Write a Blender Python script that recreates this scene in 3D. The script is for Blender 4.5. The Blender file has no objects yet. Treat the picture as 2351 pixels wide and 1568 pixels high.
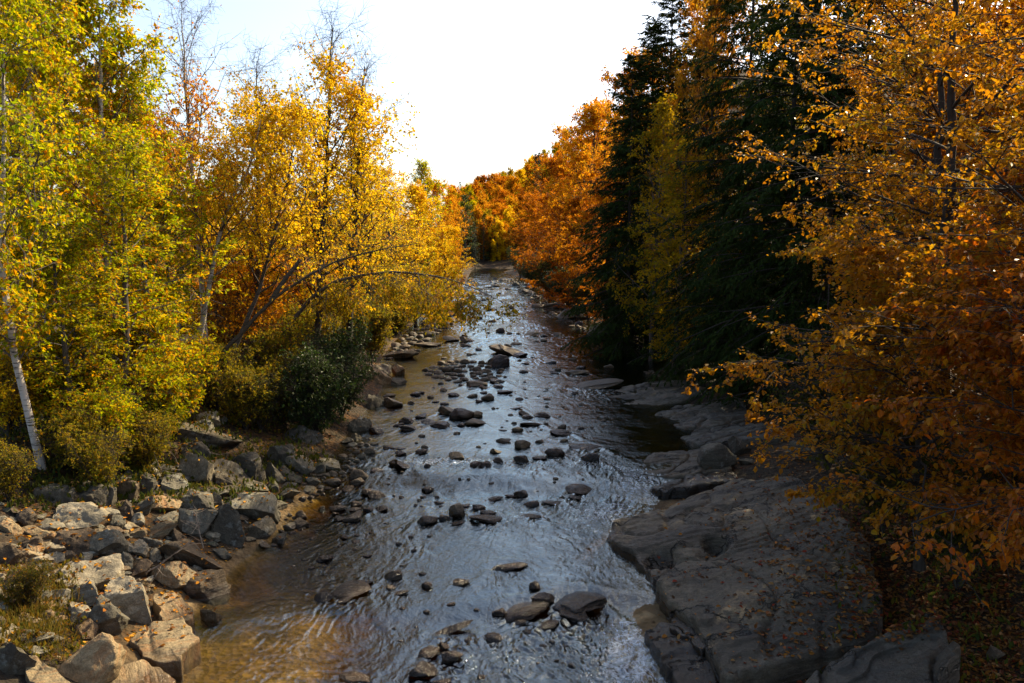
import bpy, math, random
import numpy as np
from mathutils import Vector, noise as mnoise
from mathutils.bvhtree import BVHTree
R = math.radians
random.seed(7)
SC = bpy.context.scene
COL = SC.collection

# ------------------------------------------------------------------ camera numbers
CAMH, LENS, HORIZON = 6.0, 28.0, 570.0          # picture measured on a 2351 x 1568 copy
K = 36.0 / LENS
PITCH = math.atan((784 - HORIZON) / 2351 * K)
FW = np.array([0, math.cos(PITCH), -math.sin(PITCH)])
UP = np.array([0, math.sin(PITCH), math.cos(PITCH)])

def ray(px, py):
    d = FW + np.array([1, 0, 0]) * ((px - 1175.5) / 2351 * K) + UP * ((784 - py) / 2351 * K)
    return d

def at_depth(px, py, y):
    d = ray(px, py)
    return np.array([0, 0, CAMH]) + d * (y / d[1])

def on_plane(px, py, z=0.0):
    d = ray(px, py)
    return np.array([0, 0, CAMH]) + d * ((z - CAMH) / d[2])

# ------------------------------------------------------------------ noise
def _hash(ix, iy, seed):
    h = (ix.astype(np.int64) * 374761393 + iy.astype(np.int64) * 668265263 + seed * 974634777) & 0x7fffffff
    h = ((h ^ (h >> 13)) * 1274126177) & 0x7fffffff
    return (h ^ (h >> 16)) & 0xffff

def pn(x, y, seed=0):
    x = np.asarray(x, float); y = np.asarray(y, float)
    ix, iy = np.floor(x), np.floor(y)
    fx, fy = x - ix, y - iy
    u = fx * fx * fx * (fx * (fx * 6 - 15) + 10); v = fy * fy * fy * (fy * (fy * 6 - 15) + 10)
    def g(a, b):
        an = _hash(ix + a, iy + b, seed) / 65536.0 * 2 * np.pi
        return np.cos(an) * (fx - a) + np.sin(an) * (fy - b)
    return ((g(0, 0) * (1 - u) + g(1, 0) * u) * (1 - v) + (g(0, 1) * (1 - u) + g(1, 1) * u) * v) * 1.5

def fbm(x, y, seed=0, o=4):
    s = 0; a = 1.0; f = 1.0
    for i in range(o):
        s = s + a * pn(np.asarray(x) * f, np.asarray(y) * f, seed + i * 17); a *= .5; f *= 2.03
    return s

def sstep(a, b, x):
    t = np.clip((np.asarray(x, float) - a) / (b - a), 0, 1)
    return t * t * (3 - 2 * t)

# ------------------------------------------------------------------ river shape and terrain
_L = [(330, 1568), (400, 1440), (455, 1370), (540, 1290), (640, 1230), (700, 1160), (800, 1090), (850, 1010), (890, 950),
      (925, 880), (925, 840), (950, 790), (1000, 730), (1050, 690), (1085, 650), (1092, 626)]
_R = [(1600, 1568), (1500, 1450), (1420, 1260), (1400, 1215), (1480, 1130), (1490, 1060), (1580, 1020), (1560, 980), (1460, 920),
      (1490, 860), (1500, 830), (1400, 790), (1300, 735), (1250, 695), (1190, 645), (1140, 626)]
EL = np.array([on_plane(*p)[:2] for p in _L]); ER = np.array([on_plane(*p)[:2] for p in _R])
EL = np.vstack([[-4.2, -20], EL, [-12, 300]]); ER = np.vstack([[3.5, -20], ER, [6, 300]])

def xl(y): return np.interp(y, EL[:, 1], EL[:, 0])
def xr(y): return np.interp(y, ER[:, 1], ER[:, 0])

def level(x, y):
    x = np.asarray(x, float); y = np.asarray(y, float)
    a = sstep(18.6, 19.9, y + .35 * (x - 2) * .3 + .5 * pn(x * .5, y * .2, 5))
    b = sstep(12.4, 13.2, y - .12 * x + .5 * pn(x * .6, y * .2, 9))
    return -.2 + .18 * b * (.45 + .55 * sstep(-1, 1.5, x)) + .2 * a + (.18 * .55) * (1 - sstep(-1, 1.5, x)) * b * sstep(13, 18, y)

def terrain(x, y):
    x = np.asarray(x, float); y = np.asarray(y, float)
    l, r = xl(y), xr(y)
    dl, dr = l - x, x - r
    far = sstep(34, 46, y)
    sl = .40 * (1 - far) + .16 * far
    zl = np.where(dl < 0, -.12 + .5 * dl, -.12 + np.minimum(dl, 5.5) * sl + np.clip(dl - 5.5, 0, 60) * .03)
    zr = np.where(dr < 0, -.12 + .5 * dr, -.12 + np.minimum(dr, 4.) * .16 + np.clip(dr - 4., 0, 45) * .30)
    zr = np.where(dr > 45, zr + (dr - 45) * .05, zr)
    bed = -.85 + .10 * pn(x * .6, y * .6, 3)
    bed = bed + .56 * sstep(-1.2, -3.3, x) * sstep(16, 13.2, y)
    z = np.where(dl > -0.8, np.maximum(zl, bed), bed)
    z = np.where(dr > -0.8, np.maximum(zr, bed), z)
    # the wooded hill that closes the valley
    hill = sstep(215, 380, y) * np.clip(23 + .42 * (x + 15), 4, 70)
    hill = hill + sstep(40, 140, -x - 10 + 0 * y) * 8 * sstep(40, 120, y)
    bank = np.maximum(sstep(0, 3, dl), sstep(0, 3, dr))
    bank = np.maximum(bank, sstep(240, 260, y))
    return z + np.where(y > 200, hill, hill * bank) + .09 * fbm(x * .5, y * .5, 21, 3) * (.25 + .75 * bank)

def ground(x, y): return np.maximum(terrain(x, y), level(x, y))

def hit(px, py, G=ground, t0=6.0, t1=500.0):
    d = ray(px, py)
    t = np.geomspace(t0, t1, 900)
    P = np.array([0, 0, CAMH])[None] + d[None] * t[:, None]
    below = P[:, 2] < G(P[:, 0], P[:, 1])
    if not below.any(): return P[-1]
    i = int(np.argmax(below))
    if i == 0: return P[0]
    t = np.linspace(t[i - 1], t[i], 64)
    P = np.array([0, 0, CAMH])[None] + d[None] * t[:, None]
    below = P[:, 2] < G(P[:, 0], P[:, 1])
    return P[int(np.argmax(below)) if below.any() else -1]

# ------------------------------------------------------------------ mesh building
def build(name, V, faces, mat=None, parent=None, smooth=True, attrs=None):
    me = bpy.data.meshes.new(name)
    V = np.ascontiguousarray(V, np.float32)
    me.vertices.add(len(V)); me.vertices.foreach_set('co', V.ravel())
    faces = [np.asarray(f, np.int32) for f in faces if len(f)]
    tot = np.concatenate([np.full(len(f), f.shape[1], np.int32) for f in faces])
    idx = np.concatenate([f.ravel() for f in faces])
    st = np.concatenate([[0], np.cumsum(tot)[:-1]]).astype(np.int32)
    me.loops.add(len(idx)); me.loops.foreach_set('vertex_index', idx)
    me.polygons.add(len(tot)); me.polygons.foreach_set('loop_start', st)
    me.polygons.foreach_set('use_smooth', np.full(len(tot), smooth, bool))
    for k, v in (attrs or {}).items():
        a = me.attributes.new(k, 'FLOAT', 'POINT'); a.data.foreach_set('value', np.ascontiguousarray(v, np.float32))
    me.update(); me.validate()
    if mat: me.materials.append(mat)
    return link(name, me, parent)

def link(name, me, parent=None):
    o = bpy.data.objects.new(name, me); COL.objects.link(o)
    if parent: o.parent = parent
    return o

def tag(o, label=None, cat=None, group=None, kind=None):
    if label: o['label'] = label
    if cat: o['category'] = cat
    if group: o['group'] = group
    if kind: o['kind'] = kind
    return o

def empty(name, loc, rz=0, s=(1, 1, 1)):
    o = bpy.data.objects.new(name, None); COL.objects.link(o)
    o.location = [float(v) for v in loc]; o.rotation_euler = (0, 0, rz); o.scale = s
    o.empty_display_size = .2
    return o

def wood(name, V, F, mat, parent=None):
    a = np.ones(len(V)); a[:220] = 0
    return build(name, V, [F], mat, parent, attrs={'limb': a})

def nrm(a): return a / np.maximum(np.linalg.norm(a, axis=-1, keepdims=True), 1e-9)

def tubes(P, Rr, k):
    """P (M,n,3) centre lines, Rr (M,n) radii -> vertices, quads"""
    M, n, _ = P.shape
    T = nrm(np.gradient(P, axis=1))
    mt = nrm(P[:, -1] - P[:, 0])
    ref = np.where(np.abs(mt[:, 2:3]) < .8, np.array([[0, 0, 1.]]), np.array([[1., 0, 0]]))[:, None, :]
    A = nrm(np.cross(T, np.broadcast_to(ref, T.shape))); B = np.cross(T, A)
    an = np.arange(k) / k * 2 * np.pi
    V = P[:, :, None, :] + Rr[:, :, None, None] * (A[:, :, None, :] * np.cos(an)[None, None, :, None] + B[:, :, None, :] * np.sin(an)[None, None, :, None])
    b = (np.arange(M) * n * k)[:, None, None] + (np.arange(n - 1) * k)[None, :, None]
    j = np.arange(k)[None, None, :]; j2 = (j + 1) % k
    F = np.stack([b + j, b + j2, b + k + j2, b + k + j], -1).reshape(-1, 4)
    return V.reshape(-1, 3), F

class Wood:
    def __init__(s): s.V = []; s.F = []; s.n = 0
    def add(s, P, Rr, k):
        v, f = tubes(np.asarray(P, float), np.asarray(Rr, float), k)
        s.V.append(v); s.F.append(f + s.n); s.n += len(v)
    def arrays(s): return np.concatenate(s.V), np.concatenate(s.F)

def leaf_arrays(P, D, N, L, W, six=False, fold=.25):
    """P base points, D directions, N normals (all (n,3)), L, W (n,)"""
    D = nrm(D); S = nrm(np.cross(D, N)); N = np.cross(S, D)
    L = L[:, None]; W = W[:, None]
    n = len(P)
    if six:
        pts = [P, P + D * L * .30 + S * W * .48 + N * W * fold, P + D * L * .66 + S * W * .42 + N * W * fold * .6,
               P + D * L - N * L * .10, P + D * L * .66 - S * W * .42 + N * W * fold * .6, P + D * L * .30 - S * W * .48 + N * W * fold]
        V = np.stack(pts, 1).reshape(-1, 3)
        b = np.arange(n)[:, None] * 6
        F = np.concatenate([b + np.array([[0, 1, 2, 3]]), b + np.array([[0, 3, 4, 5]])])
        return V, F
    pts = [P, P + D * L * .42 + S * W * .5 + N * W * fold, P + D * L, P + D * L * .42 - S * W * .5 + N * W * fold]
    V = np.stack(pts, 1).reshape(-1, 3)
    b = np.arange(n)[:, None] * 4
    F = np.concatenate([b + np.array([[0, 1, 2]]), b + np.array([[0, 2, 3]])])
    return V, F

def paths(rng, P0, D0, L, n, wob, up):
    """many curved branches at once: (M,n,3)"""
    M = len(P0); D = nrm(D0); P = np.empty((M, n, 3)); P[:, 0] = P0
    for i in range(1, n):
        D = nrm(D + rng.normal(0, wob, (M, 3)) + np.array([0, 0, up]))
        P[:, i] = P[:, i - 1] + D * (L / (n - 1))[:, None]
    return P

def along(P, t):
    """P (M,n,3), t (M,m) in 0..1 -> points (M,m,3), tangents"""
    n = P.shape[1]; s = np.clip(t, 0, .9999) * (n - 1); i = s.astype(int); f = (s - i)[..., None]
    m = np.arange(len(P))[:, None]
    a, b = P[m, i], P[m, i + 1]
    return a + (b - a) * f, nrm(b - a)

def grow(seed, trunk, r0, nl=36, t0=.2, prof=lambda t: 2.5, ang=lambda t: 50, up=.06, wob=.14, ns=9, nt=5, lpt=12, ls=.09,
         droop=.5, flat=.4, planar=1.0, spread=.9, bare=None, bias=None, twig=.45, twigwood=True, six=False, rb=.34, hole=0):
    """a broadleaved tree: returns (wood V, F), (leaf V, F) in local metres"""
    rng = np.random.default_rng(seed)
    W = Wood()
    trunk = np.asarray(trunk, float)
    s = np.concatenate([[0], np.cumsum(np.linalg.norm(np.diff(trunk, axis=0), axis=1))]); s /= s[-1]
    tt = np.linspace(0, 1, 22)
    T = np.stack([np.interp(tt, s, trunk[:, i]) for i in range(3)], 1)
    for _ in range(2): T[1:-1] = .25 * T[:-2] + .5 * T[1:-1] + .25 * T[2:]
    T[1:-1] += rng.normal(0, r0 * .16, (20, 3))
    rt = r0 * (1 - .88 * tt ** 1.1); rt[0] *= 1.35
    W.add(T[None], rt[None], 10)
    # limbs
    t = t0 + (1 - t0) * (np.arange(nl) + rng.random(nl)) / nl
    P0, _ = along(T[None], t[None]); P0 = P0[0]
    az = np.arange(nl) * 2.4 + rng.normal(0, .5, nl)
    if bias is not None:
        az = bias[0] + ((az - bias[0] + np.pi) % (2 * np.pi) - np.pi) * bias[1]
    a = np.radians([ang(v) for v in t]) + rng.normal(0, .14, nl)
    D0 = np.stack([np.sin(a) * np.cos(az), np.sin(a) * np.sin(az), np.cos(a)], 1)
    L1 = np.array([prof(v) for v in t]) * rng.uniform(.65, 1.2, nl)
    B1 = paths(rng, P0, D0, L1, 7, wob * .8, up)
    r1 = np.minimum(np.interp(t, tt, rt) * .5, .008 + L1 * .010)
    W.add(B1, r1[:, None] * np.linspace(1, .25, 7)[None], 5)
    # second order
    t2 = rng.uniform(.12, 1, (nl, ns)); t2[:, 0] = 1
    P2, T2 = along(B1, t2)
    sc = np.array([1, 1, planar])
    D2 = nrm(T2 * .8 + rng.normal(0, spread, T2.shape) * sc)
    L2 = (L1[:, None] * (.55 - .3 * t2) * rng.uniform(.6, 1.3, t2.shape) + .15)
    P2, D2, L2 = P2.reshape(-1, 3), D2.reshape(-1, 3), L2.ravel()
    B2 = paths(rng, P2, D2, L2, 5, wob, up * .5 - .02 * droop)
    r2 = np.clip(L2 * .009, .004, .03)
    W.add(B2, r2[:, None] * np.linspace(1, .35, 5)[None], 4)
    # twigs
    M = len(B2)
    t3 = rng.uniform(.1, 1, (M, nt)); t3[:, 0] = 1
    P3, T3 = along(B2, t3)
    D3 = nrm(T3 * .7 + rng.normal(0, spread, T3.shape) * sc - np.array([0, 0, .25 * droop]))
    L3 = twig * rng.uniform(.5, 1.3, t3.shape)
    P3, D3, L3 = P3.reshape(-1, 3), D3.reshape(-1, 3), L3.ravel()
    B3 = paths(rng, P3, D3, L3, 4, wob, -.08 * droop)
    if twigwood: W.add(B3, np.full(len(B3), .0035)[:, None] * np.array([[1.2, 1, .9, .6]]), 3)
    # leaves
    cnt = rng.poisson(lpt, len(B3))
    if bare is not None: cnt = (cnt * np.clip(bare(B3[:, -1]), 0, 1) + rng.random(len(cnt)) * .8).astype(int)
    if hole:
        hn = pn(B3[:, -1, 0] * .8 + B3[:, -1, 2] * .5 + seed, B3[:, -1, 1] * .8 - B3[:, -1, 2] * .9, seed)
        cnt = (cnt * np.clip(1 + hole * hn * 2, 0, 1.8)).astype(int)
    own = np.repeat(np.arange(len(B3)), cnt)
    n = len(own)
    tl = rng.uniform(.05, 1, n)
    Q, TT = along(B3[own], tl[:, None]); Q, TT = Q[:, 0], TT[:, 0]
    D = nrm(TT * .5 + rng.normal(0, .7, (n, 3)) * np.array([1, 1, .4 + .6 * planar]) - np.array([0, 0, droop]))
    N = rng.normal(0, 1, (n, 3)) * (1 - .6 * min(flat, 1)) + np.array([0, 0, flat * 1.6])
    L = ls * rng.uniform(.45, 1.35, n)
    lf = leaf_arrays(Q + rng.normal(0, ls * .3, (n, 3)), D, N, L, L * rng.uniform(.55, .8, n), six)
    return W.arrays(), lf

def conifer(seed, H, Rmax, rows, per, side, tw, ls=.2, lw=.05, droop=.18, r0=.2, tpow=.66, low=.06, ang=95):
    rng = np.random.default_rng(seed)
    W = Wood()
    z = np.linspace(0, H, 20)
    T = np.stack([rng.normal(0, .03, 20).cumsum() * .5, rng.normal(0, .03, 20).cumsum() * .5, z], 1)
    rt = r0 * (1 - .93 * z / H)
    W.add(T[None], rt[None], 8)
    n = rows * per
    t = np.clip(low + (1 - low) * (np.arange(n) + rng.random(n)) / n, 0, .995)
    P0, _ = along(T[None], t[None]); P0 = P0[0]
    az = np.arange(n) * 2.4 + rng.normal(0, .4, n)
    a = np.radians(ang - 45 * t ** 2.2) + rng.normal(0, .1, n)
    D0 = np.stack([np.sin(a) * np.cos(az), np.sin(a) * np.sin(az), np.cos(a)], 1)
    L = (Rmax * (1 - t) ** tpow + .18) * rng.uniform(.6, 1.2, n)
    B = paths(rng, P0, D0, L, 8, .05, -droop * .12)
    W.add(B, np.clip(L * .011, .008, .06)[:, None] * np.linspace(1, .25, 8)[None], 4)
    t2 = rng.uniform(.15, 1, (n, side)); t2[:, 0] = 1
    P2, T2 = along(B, t2)
    sgn = np.where(rng.random(t2.shape) < .5, -1, 1)[..., None]
    S = nrm(np.cross(T2, np.array([0, 0, 1.])))
    D2 = nrm(T2 * .8 + S * sgn * rng.uniform(.3, 1., t2.shape)[..., None] + rng.normal(0, .12, T2.shape) - np.array([0, 0, .12]))
    D2[:, 0] = T2[:, 0]
    L2 = L[:, None] * (.42 - .26 * t2) * rng.uniform(.6, 1.2, t2.shape) + .12
    P2, D2, L2 = P2.reshape(-1, 3), D2.reshape(-1, 3), L2.ravel()
    B2 = paths(rng, P2, D2, L2, 4, .07, -droop * .35)
    cnt = np.maximum(2, rng.poisson(tw * np.clip(L2 / .6, .5, 2)))
    own = np.repeat(np.arange(len(B2)), cnt); m = len(own)
    tl = rng.uniform(0, 1, m)
    Q, TT = along(B2[own], tl[:, None]); Q, TT = Q[:, 0], TT[:, 0]
    S2 = nrm(np.cross(TT, np.array([0, 0, 1.]))) * np.where(rng.random(m) < .5, -1, 1)[:, None]
    D = nrm(TT * .9 + S2 * rng.uniform(.1, .9, m)[:, None] + rng.normal(0, .2, (m, 3)) - np.array([0, 0, droop]))
    N = rng.normal(0, .35, (m, 3)) + np.array([0, 0, 1])
    Ln = ls * rng.uniform(.6, 1.3, m)
    return W.arrays(), leaf_arrays(Q, D, N, Ln, np.full(m, lw) * rng.uniform(.7, 1.3, m), False, .1)

# ------------------------------------------------------------------ materials
def new_mat(name):
    m = bpy.data.materials.new(name); m.use_nodes = True
    nt = m.node_tree; nt.nodes.clear()
    out = nt.nodes.new('ShaderNodeOutputMaterial')
    return m, nt, out

def nd(nt, t, **kw):
    n = nt.nodes.new(t)
    for k, v in kw.items():
        if k in n.inputs: n.inputs[k].default_value = v
        else: setattr(n, k, v)
    return n

def ramp(nt, fac, stops, interp='LINEAR'):
    r = nt.nodes.new('ShaderNodeValToRGB'); r.color_ramp.interpolation = interp
    e = r.color_ramp.elements
    while len(e) > 1: e.remove(e[0])
    e[0].position, e[0].color = stops[0][0], (*stops[0][1], 1)
    for p, c in stops[1:]:
        q = e.new(p); q.color = (*c, 1)
    if fac is not None: nt.links.new(fac, r.inputs[0])
    return r.outputs[0]

def mixc(nt, f, a, b, mode='MIX'):
    m = nt.nodes.new('ShaderNodeMix'); m.data_type = 'RGBA'; m.blend_type = mode
    for sock, v in ((m.inputs['Factor'], f), (m.inputs[6], a), (m.inputs[7], b)):
        if hasattr(v, 'is_output'): nt.links.new(v, sock)
        elif isinstance(v, (int, float)): sock.default_value = v
        else: sock.default_value = (*v, 1)
    return m.outputs[2]

def math_(nt, op, a, b=None, clamp=False):
    m = nt.nodes.new('ShaderNodeMath'); m.operation = op; m.use_clamp = clamp
    for i, v in enumerate((a, b)):
        if v is None: continue
        if hasattr(v, 'is_output'): nt.links.new(v, m.inputs[i])
        else: m.inputs[i].default_value = v
    return m.outputs[0]

def maprange(nt, v, a, b, c=0, d=1):
    m = nt.nodes.new('ShaderNodeMapRange'); nt.links.new(v, m.inputs[0])
    for i, q in enumerate((a, b, c, d)): m.inputs[i + 1].default_value = q
    return m.outputs[0]

def tex(nt, kind, scale, vec=None, **kw):
    n = nd(nt, kind, **kw); n.inputs['Scale'].default_value = scale
    if vec is not None: nt.links.new(vec, n.inputs['Vector'])
    return n

def scaled(nt, vec, s, rot=None):
    m = nt.nodes.new('ShaderNodeMapping'); m.inputs['Scale'].default_value = s
    if rot: m.inputs['Rotation'].default_value = rot
    nt.links.new(vec, m.inputs['Vector'])
    return m.outputs[0]

def leaf_mat(name, cols, alt=None, altscale=.5, tr=.6, rough=.6, spec=.06, sat=1.0):
    m, nt, out = new_mat(name)
    geo = nt.nodes.new('ShaderNodeNewGeometry')
    n = len(cols)
    c = ramp(nt, geo.outputs['Random Per Island'], [((i + .5) / n, q) for i, q in enumerate(cols)])
    if alt:
        nz = tex(nt, 'ShaderNodeTexNoise', altscale, geo.outputs['Position'], Detail=2.0)
        w = nd(nt, 'ShaderNodeTexWhiteNoise'); w.noise_dimensions = '1D'; nt.links.new(geo.outputs['Random Per Island'], w.inputs['W'])
        c2 = ramp(nt, w.outputs['Value'], [((i + .5) / len(alt), q) for i, q in enumerate(alt)])
        f = math_(nt, 'ADD', nz.outputs['Fac'], math_(nt, 'MULTIPLY', math_(nt, 'SUBTRACT', w.outputs['Value'], .5), .22))
        c = mixc(nt, maprange(nt, f, .44, .58), c, c2)
    p = nd(nt, 'ShaderNodeBsdfPrincipled', Roughness=rough)
    p.inputs['Specular IOR Level'].default_value = spec
    nt.links.new(c, p.inputs['Base Color'])
    t = nt.nodes.new('ShaderNodeBsdfTranslucent')
    nt.links.new(c, t.inputs['Color'])
    x = nd(nt, 'ShaderNodeMixShader'); x.inputs[0].default_value = tr
    nt.links.new(p.outputs[0], x.inputs[1]); nt.links.new(t.outputs[0], x.inputs[2])
    nt.links.new(x.outputs[0], out.inputs[0])
    return m

def bark_mat(name, base, dark, scale=6, birch=False):
    m, nt, out = new_mat(name)
    tc = nt.nodes.new('ShaderNodeTexCoord')
    nz = tex(nt, 'ShaderNodeTexNoise', scale, scaled(nt, tc.outputs['Object'], (3, 3, .6)), Detail=6.0)
    if birch:
        ln = tex(nt, 'ShaderNodeTexNoise', 5, scaled(nt, tc.outputs['Object'], (.8, .8, 7)), Detail=3.0)
        f = maprange(nt, ln.outputs['Fac'], .58, .66)
        big = tex(nt, 'ShaderNodeTexNoise', 1.6, scaled(nt, tc.outputs['Object'], (.6, .6, 1.6)), Detail=4.0)
        f = math_(nt, 'MAXIMUM', f, maprange(nt, big.outputs['Fac'], .6, .68))
        c = mixc(nt, f, mixc(nt, nz.outputs['Fac'], base, tuple(v * .72 for v in base)), dark)
        lb = nd(nt, 'ShaderNodeAttribute', attribute_name='limb')
        c = mixc(nt, math_(nt, 'MULTIPLY', lb.outputs['Fac'], .85), c, (.055, .038, .026))
    else:
        c = ramp(nt, nz.outputs['Fac'], [(.3, dark), (.7, base)])
    p = nd(nt, 'ShaderNodeBsdfPrincipled', Roughness=.85); p.inputs['Specular IOR Level'].default_value = .2
    b = nd(nt, 'ShaderNodeBump', Strength=.6, Distance=.02); nt.links.new(nz.outputs['Fac'], b.inputs['Height']); nt.links.new(b.outputs[0], p.inputs['Normal'])
    nt.links.new(c, p.inputs['Base Color']); nt.links.new(p.outputs[0], out.inputs[0])
    return m

def rock_mat(name, a, b, c, strata=.35, wet=None, rough=.8, lichen=.0, scale=1.0, moss=0, streak=None, spin=5.0, crack=0):
    """a,b,c: mid, light and dark mineral colours; wet: world height of the wet band"""
    m, nt, out = new_mat(name)
    tc = nt.nodes.new('ShaderNodeTexCoord'); geo = nt.nodes.new('ShaderNodeNewGeometry')
    oi = nt.nodes.new('ShaderNodeObjectInfo')
    off = nt.nodes.new('ShaderNodeVectorMath'); off.operation = 'ADD'
    mu = nt.nodes.new('ShaderNodeVectorMath'); mu.operation = 'SCALE'
    cv = nt.nodes.new('ShaderNodeCombineXYZ')
    for i in range(3): nt.links.new(oi.outputs['Random'], cv.inputs[i])
    nt.links.new(cv.outputs[0], mu.inputs[0]); mu.inputs['Scale'].default_value = 37
    nt.links.new(geo.outputs['Position'], off.inputs[0]); nt.links.new(mu.outputs[0], off.inputs[1])
    vr = nt.nodes.new('ShaderNodeVectorRotate'); vr.inputs['Axis'].default_value = (.45, .8, .4)
    nt.links.new(off.outputs[0], vr.inputs['Vector']); nt.links.new(math_(nt, 'MULTIPLY', oi.outputs['Random'], spin), vr.inputs['Angle'])
    V = vr.outputs[0]
    big = tex(nt, 'ShaderNodeTexNoise', 1.3 * scale, V, Detail=5.0, Roughness=.6)
    fine = tex(nt, 'ShaderNodeTexNoise', 14 * scale, V, Detail=6.0, Roughness=.7)
    st = tex(nt, 'ShaderNodeTexNoise', 2.2 * scale, scaled(nt, V, (.6, 1., 7), (.5, .35, .3)), Detail=5.0, Roughness=.65)
    col = ramp(nt, big.outputs['Fac'], [(.3, c), (.5, a), (.7, b)])
    col = mixc(nt, math_(nt, 'MULTIPLY', maprange(nt, st.outputs['Fac'], .42, .62), strata), col, tuple(v * .45 for v in c))
    if streak: col = mixc(nt, math_(nt, 'MULTIPLY', maprange(nt, st.outputs['Fac'], .52, .4), .75), col, streak)
    col = mixc(nt, .55, col, ramp(nt, fine.outputs['Fac'], [(.25, (.2, .2, .2)), (.5, (.5, .5, .5)), (.75, (.85, .85, .85))]), 'OVERLAY')
    # each stone a little lighter, darker or browner than the next
    col = mixc(nt, .6, col, ramp(nt, oi.outputs['Random'], [(0, (.34, .32, .31)), (.35, (.5, .47, .42)), (.7, (.6, .5, .4)), (1, (.44, .46, .48))]), 'OVERLAY')
    pit = tex(nt, 'ShaderNodeTexNoise', 45 * scale, V, Detail=4.0, Roughness=.7)
    col = mixc(nt, .45, col, ramp(nt, pit.outputs['Fac'], [(.3, (.15, .15, .15)), (.5, (.5, .5, .5)), (.7, (.8, .8, .8))]), 'OVERLAY')
    if crack:
        wv = nt.nodes.new('ShaderNodeVectorMath'); wv.operation = 'MULTIPLY_ADD'
        nt.links.new(big.outputs['Color'], wv.inputs[0]); wv.inputs[1].default_value = (2.2, 2.2, 0); nt.links.new(scaled(nt, V, (.5, 1.0, .5), (0, 0, .5)), wv.inputs[2])
        vc = nd(nt, 'ShaderNodeTexVoronoi', feature='DISTANCE_TO_EDGE'); vc.inputs['Scale'].default_value = .55; nt.links.new(wv.outputs[0], vc.inputs['Vector'])
        ck = maprange(nt, vc.outputs['Distance'], .0, .022, 1, 0)
        col = mixc(nt, math_(nt, 'MULTIPLY', ck, crack), col, (.012, .011, .010))
        stn = tex(nt, 'ShaderNodeTexNoise', .7, scaled(nt, V, (.6, 1.5, 1), (0, 0, .5)), Detail=6.0, Roughness=.6)
        col = mixc(nt, math_(nt, 'MULTIPLY', maprange(nt, stn.outputs['Fac'], .5, .6), .6), col, mixc(nt, 1.0, col, (.4, .4, .42), 'MULTIPLY'))
    if lichen:
        li = tex(nt, 'ShaderNodeTexNoise', 4.5 * scale, V, Detail=8.0, Roughness=.75)
        col = mixc(nt, math_(nt, 'MULTIPLY', maprange(nt, li.outputs['Fac'], .56, .62), lichen), col, (.36, .37, .32))
    if moss:
        mo = tex(nt, 'ShaderNodeTexNoise', 2.5, V, Detail=6.0)
        nzv = nt.nodes.new('ShaderNodeSeparateXYZ'); nt.links.new(geo.outputs['Normal'], nzv.inputs[0])
        f = math_(nt, 'MULTIPLY', maprange(nt, mo.outputs['Fac'], .5, .62), maprange(nt, nzv.outputs[2], .3, .8))
        col = mixc(nt, math_(nt, 'MULTIPLY', f, moss), col, (.05, .06, .015))
    p = nd(nt, 'ShaderNodeBsdfPrincipled', Roughness=rough)
    p.inputs['Specular IOR Level'].default_value = .35
    if wet is not None:
        sp = nt.nodes.new('ShaderNodeSeparateXYZ'); nt.links.new(geo.outputs['Position'], sp.inputs[0])
        w = maprange(nt, math_(nt, 'ADD', sp.outputs[2], math_(nt, 'MULTIPLY', big.outputs['Fac'], -.12)), wet - .02, wet + .05, 1, 0)
        col = mixc(nt, w, col, mixc(nt, 1.0, col, (.42, .36, .30), 'MULTIPLY'))
        nt.links.new(maprange(nt, w, 0, 1, rough, .16), p.inputs['Roughness'])
    nt.links.new(col, p.inputs['Base Color'])
    h = math_(nt, 'ADD', math_(nt, 'MULTIPLY', fine.outputs['Fac'], .5), math_(nt, 'ADD', st.outputs['Fac'], math_(nt, 'MULTIPLY', pit.outputs['Fac'], .22)))
    if crack: h = math_(nt, 'SUBTRACT', h, math_(nt, 'MULTIPLY', ck, 1.2))
    bu = nd(nt, 'ShaderNodeBump', Strength=.85, Distance=.07); nt.links.new(h, bu.inputs['Height']); nt.links.new(bu.outputs[0], p.inputs['Normal'])
    nt.links.new(p.outputs[0], out.inputs[0])
    return m

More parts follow.
